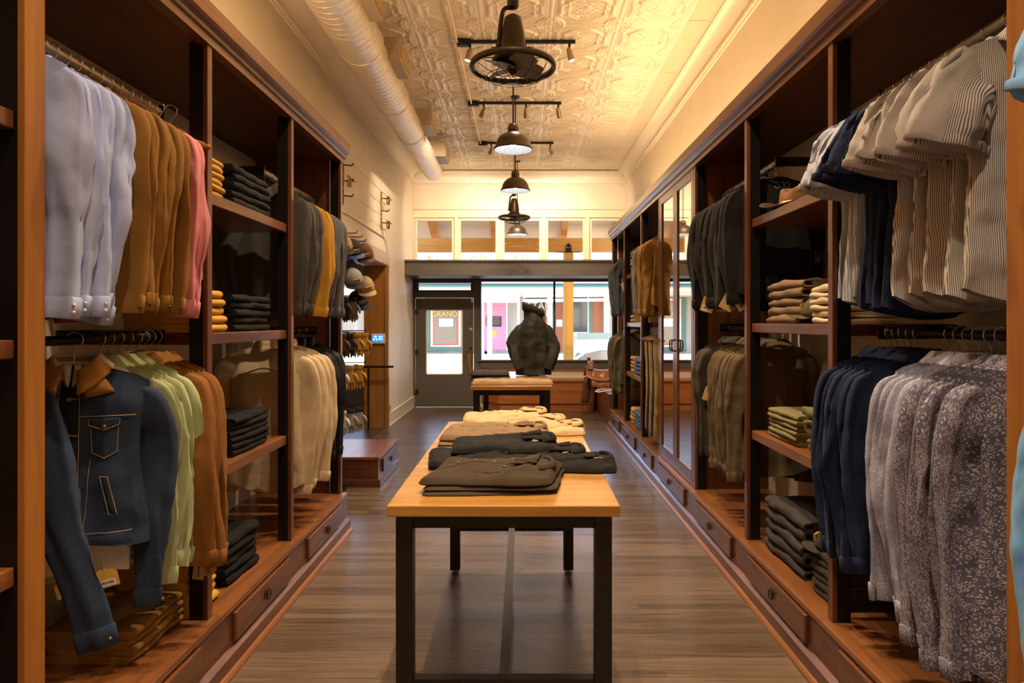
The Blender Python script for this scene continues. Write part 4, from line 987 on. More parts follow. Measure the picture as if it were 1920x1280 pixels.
# ------------------------------------------------------------ shirts laid flat on the tables
def flat_shirt(name, label, cat, group, mat, L, Wd, t, loc, rz, seed, collar=True, btn=None, pocket=True, logo=None, bulge=.0, lumps=.012, edge_only=False, skew=0, thing_=True):
    """shirt folded flat, collar towards local +X; its top surface is a wrinkled sheet with rounded edges"""
    o = thing(name, label, cat, loc, rz, group); rnd = random.Random(seed); NX, NY = 64, 46
    CR = [(rnd.uniform(-.1, .5)*L, rnd.uniform(-.45, .45)*Wd, rnd.choice((-1, 1))*rnd.uniform(.1, 1.1), rnd.uniform(.05, .13), rnd.uniform(.008, .018), rnd.uniform(-.6, .95)) for _ in range(9)]
    def hgt(x, y):
        a, b = abs(x)*2/L, abs(y)*2/Wd
        e = max(0, 1 - max(a, b)**9)
        z = t*(.30 + .70*e**.5)*(1 + bulge*(1-b*b)*(x/L+.6))
        z += lumps*e**.5*(nz(x+seed, y, 0, 6)*1.1 + .55*nz(x*2, y*.8+seed, 2, 13) + .25*abs(nz(x, y, seed, 26)))
        for (cx_, cy_, an, ln, wd, am) in CR:
            dx_, dy_ = x-cx_, y-cy_; s_ = dx_*math.cos(an) + dy_*math.sin(an); n_ = -dx_*math.sin(an) + dy_*math.cos(an) + .15*s_*s_/ln
            z += e**.5*lumps*am*math.exp(-(n_/wd)**2)*math.exp(-(s_/ln)**4)
        return z
    def xy(i, j):
        u = -1 + 2*i/NX; v = -1 + 2*j/NY
        x = u*L/2; ww = Wd/2*(1 - .10*sm((u-.3)/.7) + .025*math.sin(3*u+seed)); y = v*ww
        r = .16; cx = max(0, abs(u)-(1-r))/r; cy = max(0, abs(v)-(1-r))/r
        if cx > 0 and cy > 0:
            k = max(cx, cy)/math.hypot(cx, cy); x = math.copysign((1-r)+ (abs(u)-(1-r))*(k if True else 1), u)*L/2; y = math.copysign((1-r) + (abs(v)-(1-r))*k, v)*ww
        return x + skew*y + .006*nz(y*9, seed, 0, 1), y + .006*nz(x*9, 0, seed, 1)
    top = [[(lambda p: (p[0], p[1], hgt(-L/2+L*i/NX, -Wd/2+Wd*j/NY)))(xy(i, j)) for i in range(NX+1)] for j in range(NY+1)]
    uv = [[(p[0], p[1]) for p in r] for r in top]; m = MB().grid(top, uv=uv)
    # rounded skirt down to the surface
    ring = [top[0][i] for i in range(NX+1)] + [top[j][NX] for j in range(1, NY+1)] + [top[NY][i] for i in range(NX-1, -1, -1)] + [top[j][0] for j in range(NY-1, 0, -1)]
    rr = [ring]
    for k, (sc, zz) in enumerate(((1.012, .72), (1.014, .4), (1.0, .0))): rr.append([(p[0]*sc, p[1]*sc, p[2]*zz) for p in ring])
    m.grid(rr, True, [[(q*.01, k*.01) for q in range(len(ring)+1)] for k in range(len(rr))], flip=True)
    b = m.build('folded_body', mat, o, smooth=True, local=True)
    def P(x, y, off=.004): return Vector((x + skew*y, y, hgt(x, y) + off))
    if collar:
        rows = []
        for k in range(7):
            q = k/6
            rows.append([Vector((L/2 - .062 + .034*math.cos(a)*(1+.7*q) - .02*q*0, (.078+.03*q)*math.sin(a), hgt(L/2-.08, 0)*1.0 + .015*math.sin(PI*min(q*1.05, 1))*(.25+.75*abs(math.cos(a/2))) - .008*q)) for a in [(-1.75 + 3.5*i/26) for i in range(27)]])
        MB().grid(rows, uv=[[(i*.01, k*.01) for i in range(27)] for k in range(7)]).build('collar', mat, o, smooth=True, local=True, solid=.003)
        for sy in (-1, 1):   # collar points
            pl = [[P(lerp(L/2-.075, L/2-.16-.02*b_, a), sy*lerp(.008+.01*b_, lerp(.085, .05, a)*1.0, b_), .010+.004*math.sin(PI*b_)) for a in (0, .25, .5, .75, 1)] for b_ in (0, .33, .66, 1)]
            MB().grid(pl, uv=[[(i*.02, j*.02) for i in range(5)] for j in range(4)]).build('collar_point', mat, o, smooth=True, local=True, solid=.003)
    pl = [[P(x, y, .004 if abs(y) > .001 and abs(y) < .015 else .001) for x in [(-L/2+.02) + (L-.16)*k/30 for k in range(31)]] for y in (-.017, -.014, 0, .014, .017)]
    if pocket is not None and collar:
        pk = MB().grid(pl, uv=[[(i*.02, j*.01) for i in range(31)] for j in range(5)]).build('placket', mat, o, smooth=True, local=True)
        if btn:
            for k in range(4): button(P(-L/2+.10+(L-.28)*k/3, 0, .007), (0, 0, 1), .0062, btn, pk)
    if pocket and btn:
        for sy in (-1, 1):
            x0, y0 = L*.02, sy*Wd*.23
            g = [[P(x0 + a*.12, y0 + b_*.10*1.0, .0045 if 0 < i_ < 6 and 0 < j_ < 6 else .001) for i_, a in enumerate([(-.5 + k/6) for k in range(7)])] for j_, b_ in enumerate([(-.5 + k/6) for k in range(7)])]
            q = MB().grid(g, uv=[[(i*.02, j*.02) for i in range(7)] for j in range(7)]).build('chest_pocket', mat, o, smooth=True, local=True)
            button(P(x0+.045, y0, .007), (0, 0, 1), .0062, btn, q)
    if logo:
        m = MB()
        for k in range(3): m.tube([P(L*.27 + .012*math.cos(a)*(1+.3*math.sin(2*a+k)) + .006*k, -Wd*.20 + .014*math.sin(a) + .016*(k-1), .004) for a in [2*PI*q/14 + k for q in range(13)]], .0018, 4)
        m.build('embroidered_emblem', logo, o, local=True)
    return o
ZT = .951
T1 = cloth('dark brown slub shirting', (.045, .030, .019), (.085, .060, .040), kind='plaid'); T2 = cloth('black brown polo knit', (.012, .0095, .0075)); T3 = cloth('mid brown slub shirting', (.19, .115, .055), (.27, .17, .09), kind='plaid'); T4 = cloth('tan sand twill', (.56, .38, .19))
LG = plain('cream embroidery', (.62, .52, .38), .8); BR_ = plain('horn button', (.30, .15, .06), .35)
g1 = 'dark brown shirts at the near end of the table'
for i, (dx, dy, r) in enumerate(((0, 0, .02), (.008, .004, -.02), (-.004, .01, -.05))):
    flat_shirt('folded_shirt', ['dark brown shirt at the bottom of the nearest table stack', 'dark brown shirt in the middle of the nearest table stack', 'dark brown shirt with open collar and buttons, top of the nearest table stack'][i], 'shirt', g1, T1, .50, .40, (.016, .016, .030)[i], (-.105+dx, 2.69+dy, ZT+.016*i), r, 500+i, collar=(i == 2), btn=BR_ if i == 2 else None, pocket=(i == 2), bulge=.7 if i == 2 else 0, lumps=.014 if i == 2 else .003, skew=.12)
pl_ = 'black polo shirts on the near table'
for i, (x, y, r, L, lab) in enumerate(((.24, 3.02, -.10, .36, 'black polo shirt with cream emblem hanging toward the right table edge'), (.08, 3.10, -.04, .44, 'black polo shirt with emblem second from the right table edge'), (-.08, 3.19, .06, .50, 'black polo shirt lying on top of the polo pile'), (-.20, 3.10, .12, .46, 'black polo shirt at the left of the polo pile'))):
    flat_shirt('polo_shirt', lab, 'shirt', pl_, T2, L, .34, (.030, .034, .036, .03)[i], (x, y, ZT+(.0, .020, .048, .012)[i]), r, 520+i, collar=True, btn=None, pocket=None, logo=LG, bulge=.4, lumps=.013)
for i in range(3):
    flat_shirt('folded_shirt', f'mid brown shirt behind the black polos, {("lowest", "middle", "uppermost")[i]} of three', 'shirt', 'mid brown shirts on the near table', T3, .56, .42, (.02, .02, .036)[i], (-.16+.01*i, 3.58+.01*i, ZT+.02*i), .03-.03*i, 540+i, collar=(i == 2), btn=BR_ if i == 2 else None, pocket=(i == 2), bulge=.5, lumps=.014 if i == 2 else .003)
for i, (x, y, z, r, L) in enumerate(((.20, 3.98, 0, -.06, .34), (.06, 4.03, .018, .04, .42), (-.10, 4.10, .035, .08, .52))):
    flat_shirt('tan_shirt', f'sand tan shirt at the far end of the near table, {("rightmost", "middle", "leftmost and highest")[i]}', 'shirt', 'sand tan shirts on the near table', T4, L, .38, .03+.006*i, (x, y, ZT+z), r, 560+i, collar=True, btn=SNAP if i == 2 else None, pocket=(i == 2) or None, bulge=.5, lumps=.016)
flat_shirt('folded_jacket', 'dark brown folded jacket beside the mannequin on the far table', 'jacket', None, cloth('dark brown jacket cloth', (.06, .04, .028)), .44, .42, .05, (-.36, 7.55, ZT), 0, 580, collar=False, pocket=None, lumps=.012)
flat_shirt('folded_jacket', 'dark brown folded jacket on top of the other one beside the mannequin', 'jacket', None, cloth('dark brown jacket cloth', (.06, .04, .028)), .42, .40, .045, (-.36, 7.55, ZT+.054), .05, 581, collar=False, pocket=None, lumps=.014)
for i in range(3):
    flat_shirt('folded_tan_trousers', f'tan folded trousers at the front of the far table, {("left", "middle", "right")[i]} pile', 'trousers', 'tan trousers on the far table', cloth('tan table twill', (.42, .26, .12)), .32, .34, .048-.004*i, (-.36+.26*i, 6.98+.02*i, ZT), .02, 590+i, collar=False, pocket=None, lumps=.008)
# ------------------------------------------------------------ jacket on a mannequin form
JK = cloth('waxed olive jacket', (.036, .032, .018), (.05, .045, .027), rough=.6)
t = thing('display_jacket', 'olive green waxed jacket with raised collar standing on the far table', 'jacket', (.135, 8.05, ZT))
rows = []; uv = []
for j in range(41):
    v = j/40; z = lerp(.80, -.0 + .012, v); w = np.interp(z, (0, .12, .30, .42, .52, .60, .66, .72, .80), (.215, .212, .208, .205, .195, .168, .128, .085, .07))
    dd = lerp(.07, .135, sm(v*4)); row_ = []
    for i in range(56):
        a = 2*PI*i/56; x = w*math.copysign(abs(math.cos(a))**.85, math.cos(a)); y = dd*math.sin(a)
        k = (.010*v*math.sin(7*a+2*v) + .012*nz(x*1.2, y, z, 7) + .007*nz(x+5, y, z, 17))*sm(v*4)
        row_.append((x*(1+k*2), y + k*math.sin(a)*2, z + .004*nz(x, y, 3, 20)))
    rows.append(row_); uv.append([(i*.02, z) for i in range(57)])
MB().grid(rows, True, uv).build('body', JK, t, smooth=True, local=True)
for sx in (-1, 1):
    path = [(sx*.115, -.01, .60), (sx*.175, -.03, .53), (sx*.220, -.05, .43), (sx*(.255 if sx > 0 else .235), -.085, .32), (sx*.22, -.12, .20), (sx*(.165 if sx < 0 else .18), -.12, .09)]
    rws, u_ = sleeve_pts(path, lambda v: lerp(.070, .052, v), lambda v: lerp(.05, .045, v), 7+sx, .009, n=34, nu=26, crease=1.1)
    MB().grid(rws, True, u_).build('sleeve', JK, t, smooth=True, local=True)
ring = []
for k, (r_, z) in enumerate(((.105, .63), (.100, .68), (.104, .74), (.112, .80), (.118, .835), (.123, .83), (.124, .80), (.122, .76))):
    ring.append([((r_*1.0+.012)*math.sin(a), .01 - r_*.8*math.cos(a), z - .045*math.sin(a)*max(0, (z-.6)/.2) + .010*math.cos(3*a)) for a in [-2.75 + 5.5*i/30 for i in range(31)]])
MB().grid(ring, uv=[[(i*.01, k*.01) for i in range(31)] for k in range(8)]).build('raised_collar', JK, t, smooth=True, local=True, solid=.004)
m = MB(); m.lathe([(.001, .0), (.07, 0), (.07, .02), (.06, .12), (.001, .13)], (0,0,0), 32); mo = thing('mannequin_form', 'grey base of the mannequin form just under the olive jacket', 'mannequin', (.135, 8.05, ZT)); m.build('base', plain('mannequin grey', (.09,.085,.08), .6), mo, smooth=True, local=True)
MB().lathe([(.06, .13), (.08, .2), (.085, .45), (.08, .60), (.04, .68), (.035, .76), (.001, .77)], (0,0,0), 24).build('torso', plain('mannequin grey', (.09,.085,.08), .6), mo, smooth=True, local=True)

# ------------------------------------------------------------ duct, registers, conduit
t = thing('spiral_duct', 'long silver spiral duct with step-down sections under the ceiling', 'duct', (-1.42, 4, 4.08))
y = -3.1
for k, (ya, yb, r) in enumerate(((-3.15, 5.94, .20), (5.94, 7.4, .187), (7.4, 8.6, .172), (8.6, 10.8, .157))):
    prof = []; yy = ya
    zc = 3.88 + r + .002*k
    while yy < yb - .03: prof += [(r, yy), (r, yy+.083), (r+.0014, yy+.0845), (r+.0014, yy+.0885)]; yy += .092
    prof += [(r, yb-.012)]
    if k < 3: prof += [(r+.006, yb-.010), (r+.006, yb+.012)]
    else: prof += [(r, yb), (r*.9, yb+.02), (.001, yb+.025)]
    MB().lathe(prof, (-1.44, 0, zc), 40, axis='y').build('duct_section', DUCTM, t, smooth=False).data.polygons.foreach_set('use_smooth', [True]*((len(prof)-1)*40))
    o_ = t.children[-1]; e = o_.modifiers.new('e', 'EDGE_SPLIT'); e.split_angle = math.radians(28)
for k, yy in enumerate((4.95, 6.24, 8.32, 9.88)):
    b = MB().box(-1.34, -1.14, yy, yy+.5, 4.05, 4.27).build('air_register', REGM, t, bevel=.005)
    MB().box(-1.14, -1.132, yy+.03, yy+.47, 4.08, 4.24).build('grille', plain('brass grille', (.55,.36,.12), .4, .6), b)
m = MB()
for yy in (0, 2.5, 5.2, 7.8, 10.2): m.box(-1.44-.012, -1.44+.012, yy, yy+.03, 4.2, CZ)
m.build('duct_strap', GALV, t)
t = tag(MB().tube([(-.645, Y0+.1, CZ-.05), (-.645, 10.35, CZ-.05)], .010, 8).build('ceiling_conduit', plain('cream conduit', (.80,.68,.52), .4), smooth=True), 'thin cream conduit running along the tin ceiling to the light tracks', 'conduit')
pth = [(LX+.016, 5.3, 2.845), (LX+.016, 9.7, 2.845)] + [(LX+.016, 9.7 + .42*math.sin(a), 2.425 + .42*math.cos(a)) for a in (.3, .6, .9, 1.2, 1.5)] + [(LX+.016, 10.13, .15)]
t = thing('wall_conduit', 'cream pipe bending down the left wall beside the opening to a socket', 'conduit', (LX, 10.1, 0))
MB().tube(pth, .009, 8).build('pipe', TRIMP, t, smooth=True)
MB().box(LX+.0, LX+.03, 10.12, 10.22, .22, .34).build('socket_box', plain('tan socket box', (.5,.33,.16), .5), t, bevel=.004)

# ------------------------------------------------------------ fans, pendants, track lights
def fan(x, y, zr, R, label):
    t = thing('ceiling_fan', label, 'fan', (x, y, zr), group='dark bronze caged fans')
    s = R/.265
    MB().tube([(0,0,.42*s), (0,0,CZ-zr)], .012, 10).build('drop_rod', BRASS, t, smooth=True, local=True)
    MB().lathe([(.001,.0),(.06,-.0),(.055,-.03),(.02,-.04),(.012,-.04)], (0,0,CZ-zr), 20).build('ceiling_plate', BRONZE, t, smooth=True, local=True)
    MB().lathe([(.001,.44*s),(.034*s,.44*s),(.036*s,.37*s),(.028*s,.355*s),(.001,.35*s)], n=20).build('swivel_cap', BRONZE, t, smooth=True, local=True)
    MB().lathe([(.001,.315*s),(.03*s,.312*s),(.052*s,.295*s),(.060*s,.25*s),(.072*s,.19*s),(.078*s,.12*s),(.080*s,.075*s),(.11*s,.06*s),(.125*s,.045*s),(.13*s,.03*s),(.05*s,.02*s),(.001,.02*s)], n=32).build('motor_housing', BRONZE, t, smooth=True, local=True)
    m = MB()
    for sx in (-1,): m.tube(spl([(0,0,.36*s), (sx*.055*s,0,.35*s), (sx*.075*s,0,.26*s), (sx*.085*s,0,.14*s)], 12), .014*s, 8); m.ball((sx*.085*s,0,.13*s), .022*s, 10)
    m.build('yoke', BRONZE, t, smooth=True, local=True)
    MB().lathe([(R*1.0,.006*s),(R*.985,.018*s),(R*.95,.022*s),(R*.90,.016*s),(R*.885,.0),(R*.90,-.014*s),(R*.95,-.02*s),(R*.985,-.016*s),(R,-.006*s),(R*1.0,.006*s)], n=64).build('ring_band', BRONZE, t, smooth=True, local=True)
    m = MB()
    for k in range(12):
        a = 2*PI*k/12; c_, s_ = math.cos(a), math.sin(a); a2 = a+.25
        m.tube([(R*.9*c_, R*.9*s_, -.02*s), (R*.7*math.cos(a+.12), R*.7*math.sin(a+.12), -.06*s), (R*.35*math.cos(a2), R*.35*math.sin(a2), -.085*s), (.03*s*math.cos(a2), .03*s*math.sin(a2), -.09*s)], .0022, 5)
        if k % 2 == 0: m.tube([(R*.93*c_, R*.93*s_, .03*s), (R*.7*c_, R*.7*s_, .055*s), (.12*s*c_, .12*s*s_, .055*s)], .003, 5)
    for rr, z in ((R*.62, -.068*s), (R*.33, -.086*s)): m.tube([(rr*math.cos(2*PI*k/40), rr*math.sin(2*PI*k/40), z) for k in range(40)], .0022, 5, closed=True)
    c = m.build('wire_cage', BRONZE, t, smooth=True, local=True)
    MB().lathe([(.001,-.085*s),(.03*s,-.086*s),(.032*s,-.098*s),(.001,-.102*s)], n=16).build('cage_badge', BRONZE, c, smooth=True, local=True)
    bl = plain('dull grey blade', (.22,.215,.20), .45, .2); hub = MB().lathe([(.001,.02*s),(.03*s,.02*s),(.034*s,-.02*s),(.02*s,-.045*s),(.001,-.05*s)], n=20).build('hub', BRONZE, t, smooth=True, local=True)
    for k in range(4):
        a = 2*PI*k/4 + .6; rws = []
        for i in range(9):
            q = i/8; rr = lerp(.03*s, R*.80, q); wd = .055*s*math.sin(PI*(.18+.72*q))**.6*(1.35 if 0 < i else .5)
            rws.append([(rr*math.cos(a+e*wd/max(rr, .05)), rr*math.sin(a+e*wd/max(rr, .05)), .022*s*e*-1) for e in (-1, -.5, 0, .5, 1)])
        MB().grid(rws).build('blade', bl, t, smooth=True, local=True, solid=.003)
    return t
LAMPS = []
def lamp(name, kind, loc, power, color, target=None, size=.05, spot=1.2, blend=.6):
    l = bpy.data.lights.new(name, kind); l.energy = power; l.color = color
    if kind == 'SPOT': l.spot_size = spot; l.spot_blend = blend; l.shadow_soft_size = size
    elif kind == 'POINT': l.shadow_soft_size = size
    elif kind == 'AREA': l.shape = 'RECTANGLE'; l.size = size[0]; l.size_y = size[1]
    o = bpy.data.objects.new(name, l); COL.objects.link(o); o.location = loc
    if target is not None: o.rotation_euler = (Vector(target)-Vector(loc)).to_track_quat('-Z', 'Y').to_euler()
    LAMPS.append(o); return o
fan(-.055, 4.0, 3.13, .26, 'large dark bronze caged fan hanging nearest the camera')
fan(-.12, 10.2, 3.19, .25, 'small-looking dark bronze caged fan hanging nearest the windows')
WARM = (1.0, .775, .535); COOL = (.86, .93, 1.0)
BULB = glow('pendant bulb', (.90, .95, 1.0), 14); ENAM = plain('white enamel', (.85,.87,.88), .25)
def pendant(x, y, z, label):
    t = thing('pendant_lamp', label, 'lamp', (x, y, z), group='dark dome pendant lamps')
    MB().tube([(0,0,.22), (0,0,CZ-z)], .008, 8).build('rod', BRONZE, t, smooth=True, local=True)
    MB().lathe([(.001,0),(.06,0),(.05,-.03),(.012,-.035)], (0,0,CZ-z), 20).build('ceiling_plate', BRONZE, t, smooth=True, local=True)
    MB().lathe([(.012,.235),(.045,.235),(.047,.215),(.052,.21),(.052,.165),(.045,.16),(.07,.155),(.11,.135),(.145,.10),(.165,.055),(.172,.02),(.184,.012),(.184,-.008),(.178,-.008)], n=40).build('dome_shade', plain('bronze enamel dome', (.09,.062,.04), .36, .5), t, smooth=True, local=True)
    MB().lathe([(.178,-.008),(.168,.02),(.158,.055),(.138,.095),(.10,.125),(.04,.145),(.001,.148)], n=40).build('white_lining', ENAM, t, smooth=True, local=True)
    MB().ball((0,0,.055), .035, 14).build('bulb', BULB, t, smooth=True, local=True)
    lamp('pendant_light', 'SPOT', (x, y, z+.01), 60, COOL, (x, y, 0), .03, 2.2, .5)
for y, n_ in ((6.34, 'nearest of three dark dome pendant lamps'), (8.33, 'middle of three dark dome pendant lamps'), (12.0-.35, 'farthest dome pendant lamp, low in front of the windows')):
    pendant(-.085, y, 3.24 if y < 11 else 3.13, n_)
HEADG = plain('brass track head', (.40,.30,.18), .35, .7); LENS = glow('spot lens', (1.0, .75, .42), 22)
def track(y, x0, x1, heads, label, idx, dy=None):
    t = thing('track_light', label, 'light', ((x0+x1)/2, y, CZ), group='black ceiling light tracks')
    z = CZ - .03
    MB().box(x0, x1, y-.017, y+.017, z-.02, z+.012).build('track_bar', BLACK_STEEL, t, bevel=.002)
    MB().box(x0-.02, x0+.12, y-.03, y+.03, z-.045, z+.02).build('feed_box', BLACK_STEEL, t, bevel=.003)
    for (hx, tx, tz, pw) in heads:
        a = Vector((hx, y, z-.10)); d = (Vector((tx, y + (dy if dy is not None else (.25 if idx % 2 else -.25)), tz)) - a).normalized(); e = a + d*.11
        MB().box(hx-.012, hx+.012, y-.012, y+.012, z-.06, z-.02).build('stem', BLACK_STEEL, t)
        hd = MB().tube([a-d*.035, a+d*.0, a+d*.02, a+d*.09], [.018, .028, .030, .034], 16).build('lamp_head', HEADG, t, smooth=False)
        MB().tube([a+d*.0901, a+d*.0925], .026, 16).build('lens', LENS, hd)
        lamp('track_spot', 'SPOT', tuple(e), pw, WARM, tuple(e+d), .03, 1.5, .9)
PW = 205
track(6.64, -.63, .53, [(-.52, -1.5, .8, PW), (.03, 0, .4, PW*.5), (.47, 1.5, .8, PW)], 'black ceiling light track nearest the camera', 1)
track(8.5, -.67, .50, [(-.49, -1.95, 2.2, PW*1.3), (.05, .1, .9, PW), (.46, 1.5, .9, PW)], 'middle black ceiling light track with three brass heads', 2, 2.3)
track(10.4, -.66, .49, [(-.48, -1.2, 3.1, PW*1.3), (.0, .0, 3.0, PW*1.1), (.44, 1.1, 3.1, PW*1.3)], 'farthest black ceiling light track with brass heads', 3, 2.1)
for i, y in enumerate((4.75, 2.9, 1.1, -.9)):  # extra unseen tracks, added to light the near aisle and wardrobes
    track(y, -.63, .53, [(-.52, -1.48, 1.2, PW*1.0), (.03, 0, .9, PW*1.1), (.47, 1.48, 1.2, PW*1.0)], f'added black ceiling light track out of frame over the near aisle, {ORD[i]} from the windows', 4+i)
# warm strip lights on top of the wardrobes, hidden behind the cornices
for s, ya, yb, pw_ in ((-1, .2, 5.05, 7), (1, .2, 5.0, 7), (1, 5.1, 9.95, 13)):
    x = s*1.62
    o = tag(MB().box(x-.03, x+.03, ya, yb, ZC+.023, ZC+.05).build('strip_light', glow('strip tube', (1.0, .66, .30), 3.0), bevel=.004), f'warm strip light lying on top of the {"left" if s < 0 else ("nearer right" if ya < 1 else "farther right")} wardrobes', 'light')
    lamp('strip_glow', 'AREA', (x, (ya+yb)/2, ZC+.06), pw_*(yb-ya), (1.0, .66, .32), (x, (ya+yb)/2, 5), (.06, yb-ya))
# ------------------------------------------------------------ hats, gloves, rack
def cap(mat, bmat, label, loc, rot, group):
    t = thing('baseball_cap', label, 'cap', loc, 0, group); t.rotation_euler = rot
    rows = []; 
    for j in range(10):
        a = PI/2*j/9; rows.append([(.092*math.sin(a)*math.cos(b)*1.08, .088*math.sin(a)*math.sin(b), .115*math.cos(a)**.85 + (.006*math.cos(b) if j > 7 else 0)) for b in [2*PI*k/30 for k in range(30)]])
    MB().grid(rows, True, [[(k*.02, j*.02) for k in range(31)] for j in range(10)]).build('crown', mat, t, smooth=True, local=True, solid=.002)
    rows = []
    for j in range(6):
        q = j/5; rows.append([((.085*math.cos(b)*1.08) + q*.075*math.cos(b*.85), (.085+.004*q)*math.sin(b), .004 - .030*q*q*0 - .020*abs(math.sin(b))**2*(1+.3*q) + .010) for b in [(-1.15 + 2.3*k/16) for k in range(17)]])
    MB().grid(rows, uv=[[(k*.01, j*.01) for k in range(17)] for j in range(6)]).build('brim', bmat, t, smooth=True, local=True, solid=.003)
    MB().ball((0,0,.115), .007, 8).build('top_button', mat, t, local=True)
    MB().box(.088, .1, -.03, .03, .035, .07).build('front_patch', C_TAB, t, local=True, bevel=.002)
    return t
CT = cloth('tan cap cloth', (.42, .27, .12)); CB = cloth('black cap cloth', (.03, .03, .032)); CBL = cloth('blue cap cloth', (.08, .12, .28)); CBR = cloth('brown cap cloth', (.12, .06, .03)); CG = cloth('grey cap cloth', (.30, .28, .26))
RXk = -1.86
rk = thing('accessory_rack', 'black wire display rack for caps and gloves behind the left wardrobe', 'rack', (-1.8, 6.0, 0))
m = MB()
for x in (-1.86, -1.69): m.box(x-.012, x+.012, 6.19, 6.215, 0, 2.42)
for z in (.05, .6, 1.2, 1.8, 2.4): m.box(-1.86, -1.69, 6.195, 6.21, z-.008, z+.008)
m.box(-1.87, -1.68, 6.0, 6.4, 0, .02); m.build('frame', BLACK_STEEL, rk)
def prong(x, z, y0=5.62, y1=6.2):
    MB().tube([(x, y1, z), (x, y0, z), (x, y0-.008, z+.018)], .004, 6).build('prong', BLACK_STEEL, rk)
def crossbar(x0, x1, y, z): MB().tube([(x0, y, z), (x1, y, z), (x1+.006, y, z+.02)], .0045, 6).build('prong', BLACK_STEEL, rk)
# hat arms
caps = [(CT, CB, 'tan and black cap on the uppermost prong', (-1.545, 5.72, 2.235)), (CB, CBL, 'black cap with blue brim behind the tan cap', (-1.50, 5.90, 2.22)), (CBR, CBR, 'dark brown cap rightmost in the upper row', (-1.44, 6.05, 2.20)),
        (CBL, CBL, 'blue cap under the tan cap', (-1.58, 6.02, 2.07)), (CG, CB, 'black and light grey cap in the lower row', (-1.475, 5.80, 1.955)), (CT, CT, 'tan brown cap behind the grey cap', (-1.42, 6.0, 1.90)), (CB, CB, 'black cap hanging below the grey cap', (-1.50, 6.1, 1.78))]
for a, b, l_, loc in caps: cap(a, b, l_, loc, (.25, .55, -.9), 'caps on the accessory rack')
for (y, z) in ((5.72, 2.36), (5.90, 2.35), (6.05, 2.33), (5.8, 2.08), (6.0, 2.02)): crossbar(-1.69, -1.42, y, z)
def glove(mat, cmat, label, loc, rz, group, sc=1.0):
    t = thing('work_glove', label, 'glove', loc, rz, group)
    rows = [[(w*math.cos(2*PI*k/14), .014*math.sin(2*PI*k/14)+yy, z) for k in range(14)] for w, z, yy in ((.036*sc, 0, 0), (.034*sc, -.03, 0), (.036*sc, -.06, .002), (.042*sc, -.09, .004), (.044*sc, -.12, .006), (.040*sc, -.145, .006))]
    m = MB().grid(rows, True, [[(k*.01, j*.03) for k in range(15)] for j in range(6)]); h = m.build('palm', mat, t, smooth=True, local=True)
    m.v = []
    for k, (x, ln) in enumerate(((-.030, .065), (-.010, .08), (.011, .078), (.030, .062))):
        MB().tube(spl([(x*sc*.9, .006, -.135), (x*sc, .008+.004*k, -.135-ln*.5), (x*sc*1.02, .014, -.135-ln)], 7), [.010*sc, .0105*sc, .0105*sc, .010*sc, .0095*sc, .008*sc, .004*sc], 8).build('finger', mat, h, smooth=True, local=True)
    MB().tube(spl([(.034*sc, .004, -.07), (.055*sc, .006, -.10), (.058*sc, .012, -.14)], 7), [.013*sc, .013*sc, .012*sc, .012*sc, .011*sc, .009*sc, .004*sc], 8).build('thumb', mat, h, smooth=True, local=True)
    MB().lathe([(.037*sc, .002), (.039*sc, -.005), (.037*sc, -.035), (.035*sc, -.036)], n=14).build('cuff', cmat, t, smooth=True, local=True).scale = (1, .42, 1)
    return t
GY = cloth('yellow leather', (.50, .28, .05), rough=.6); GB_ = cloth('brown leather', (.14, .065, .03), rough=.6); GD = cloth('dark leather', (.04, .035, .03), rough=.6); GW = cloth('white canvas glove', (.68, .63, .55)); GG = cloth('grey knit glove', (.34, .31, .28))
tiers = [(1.50, [(GD, GD, 'black'), (GD, GG, 'grey and black')], (5.68, 5.9), -1.50, 'uppermost'), (1.465-.0, [], (), 0, '')]
spec = [(1.82-.01, 'top glove tier', [(GD, 'black', -1.52, 5.70), (GG, 'grey', -1.49, 5.86)]),
        (1.50, 'second glove tier', [(GB_, 'dark brown', -1.585, 5.62), (GB_, 'chestnut brown', -1.54, 5.70), (GD, 'black', -1.50, 5.78), (GY, 'yellow leather', -1.46, 5.86), (GY, 'golden leather', -1.415, 5.94)]),
        (1.215, 'third glove tier', [(GW, 'off-white', -1.585, 5.62), (GW, 'pale canvas', -1.545, 5.70), (GY, 'yellow leather', -1.50, 5.80), (GY, 'tan leather', -1.455, 5.92)]),
        (.84, 'lowest glove tier', [(GG, 'grey knit', -1.58, 5.62), (GW, 'off-white knit', -1.54, 5.70), (GG, 'brown-palmed grey', -1.495, 5.80), (GG, 'dark grey knit', -1.45, 5.90)])]
for z, tn, lst in spec:
    crossbar(-1.69, -1.40, 5.95, z+.02); MB().box(-1.695, -1.685, 5.6, 6.2, z+.012, z+.028).build('prong', BLACK_STEEL, rk)
    for k, (mt, cn, x, y) in enumerate(lst):
        glove(mt, GD if mt is GG else mt, f'{cn} work glove on the {tn}, {ORD[k]} from the camera', (x, y, z), -.5 + .15*k, 'work gloves on the rack', 1.15)
        MB().tube([(-1.69, y, z+.016), (x, y, z+.004)], .003, 5).build('prong', BLACK_STEEL, rk)
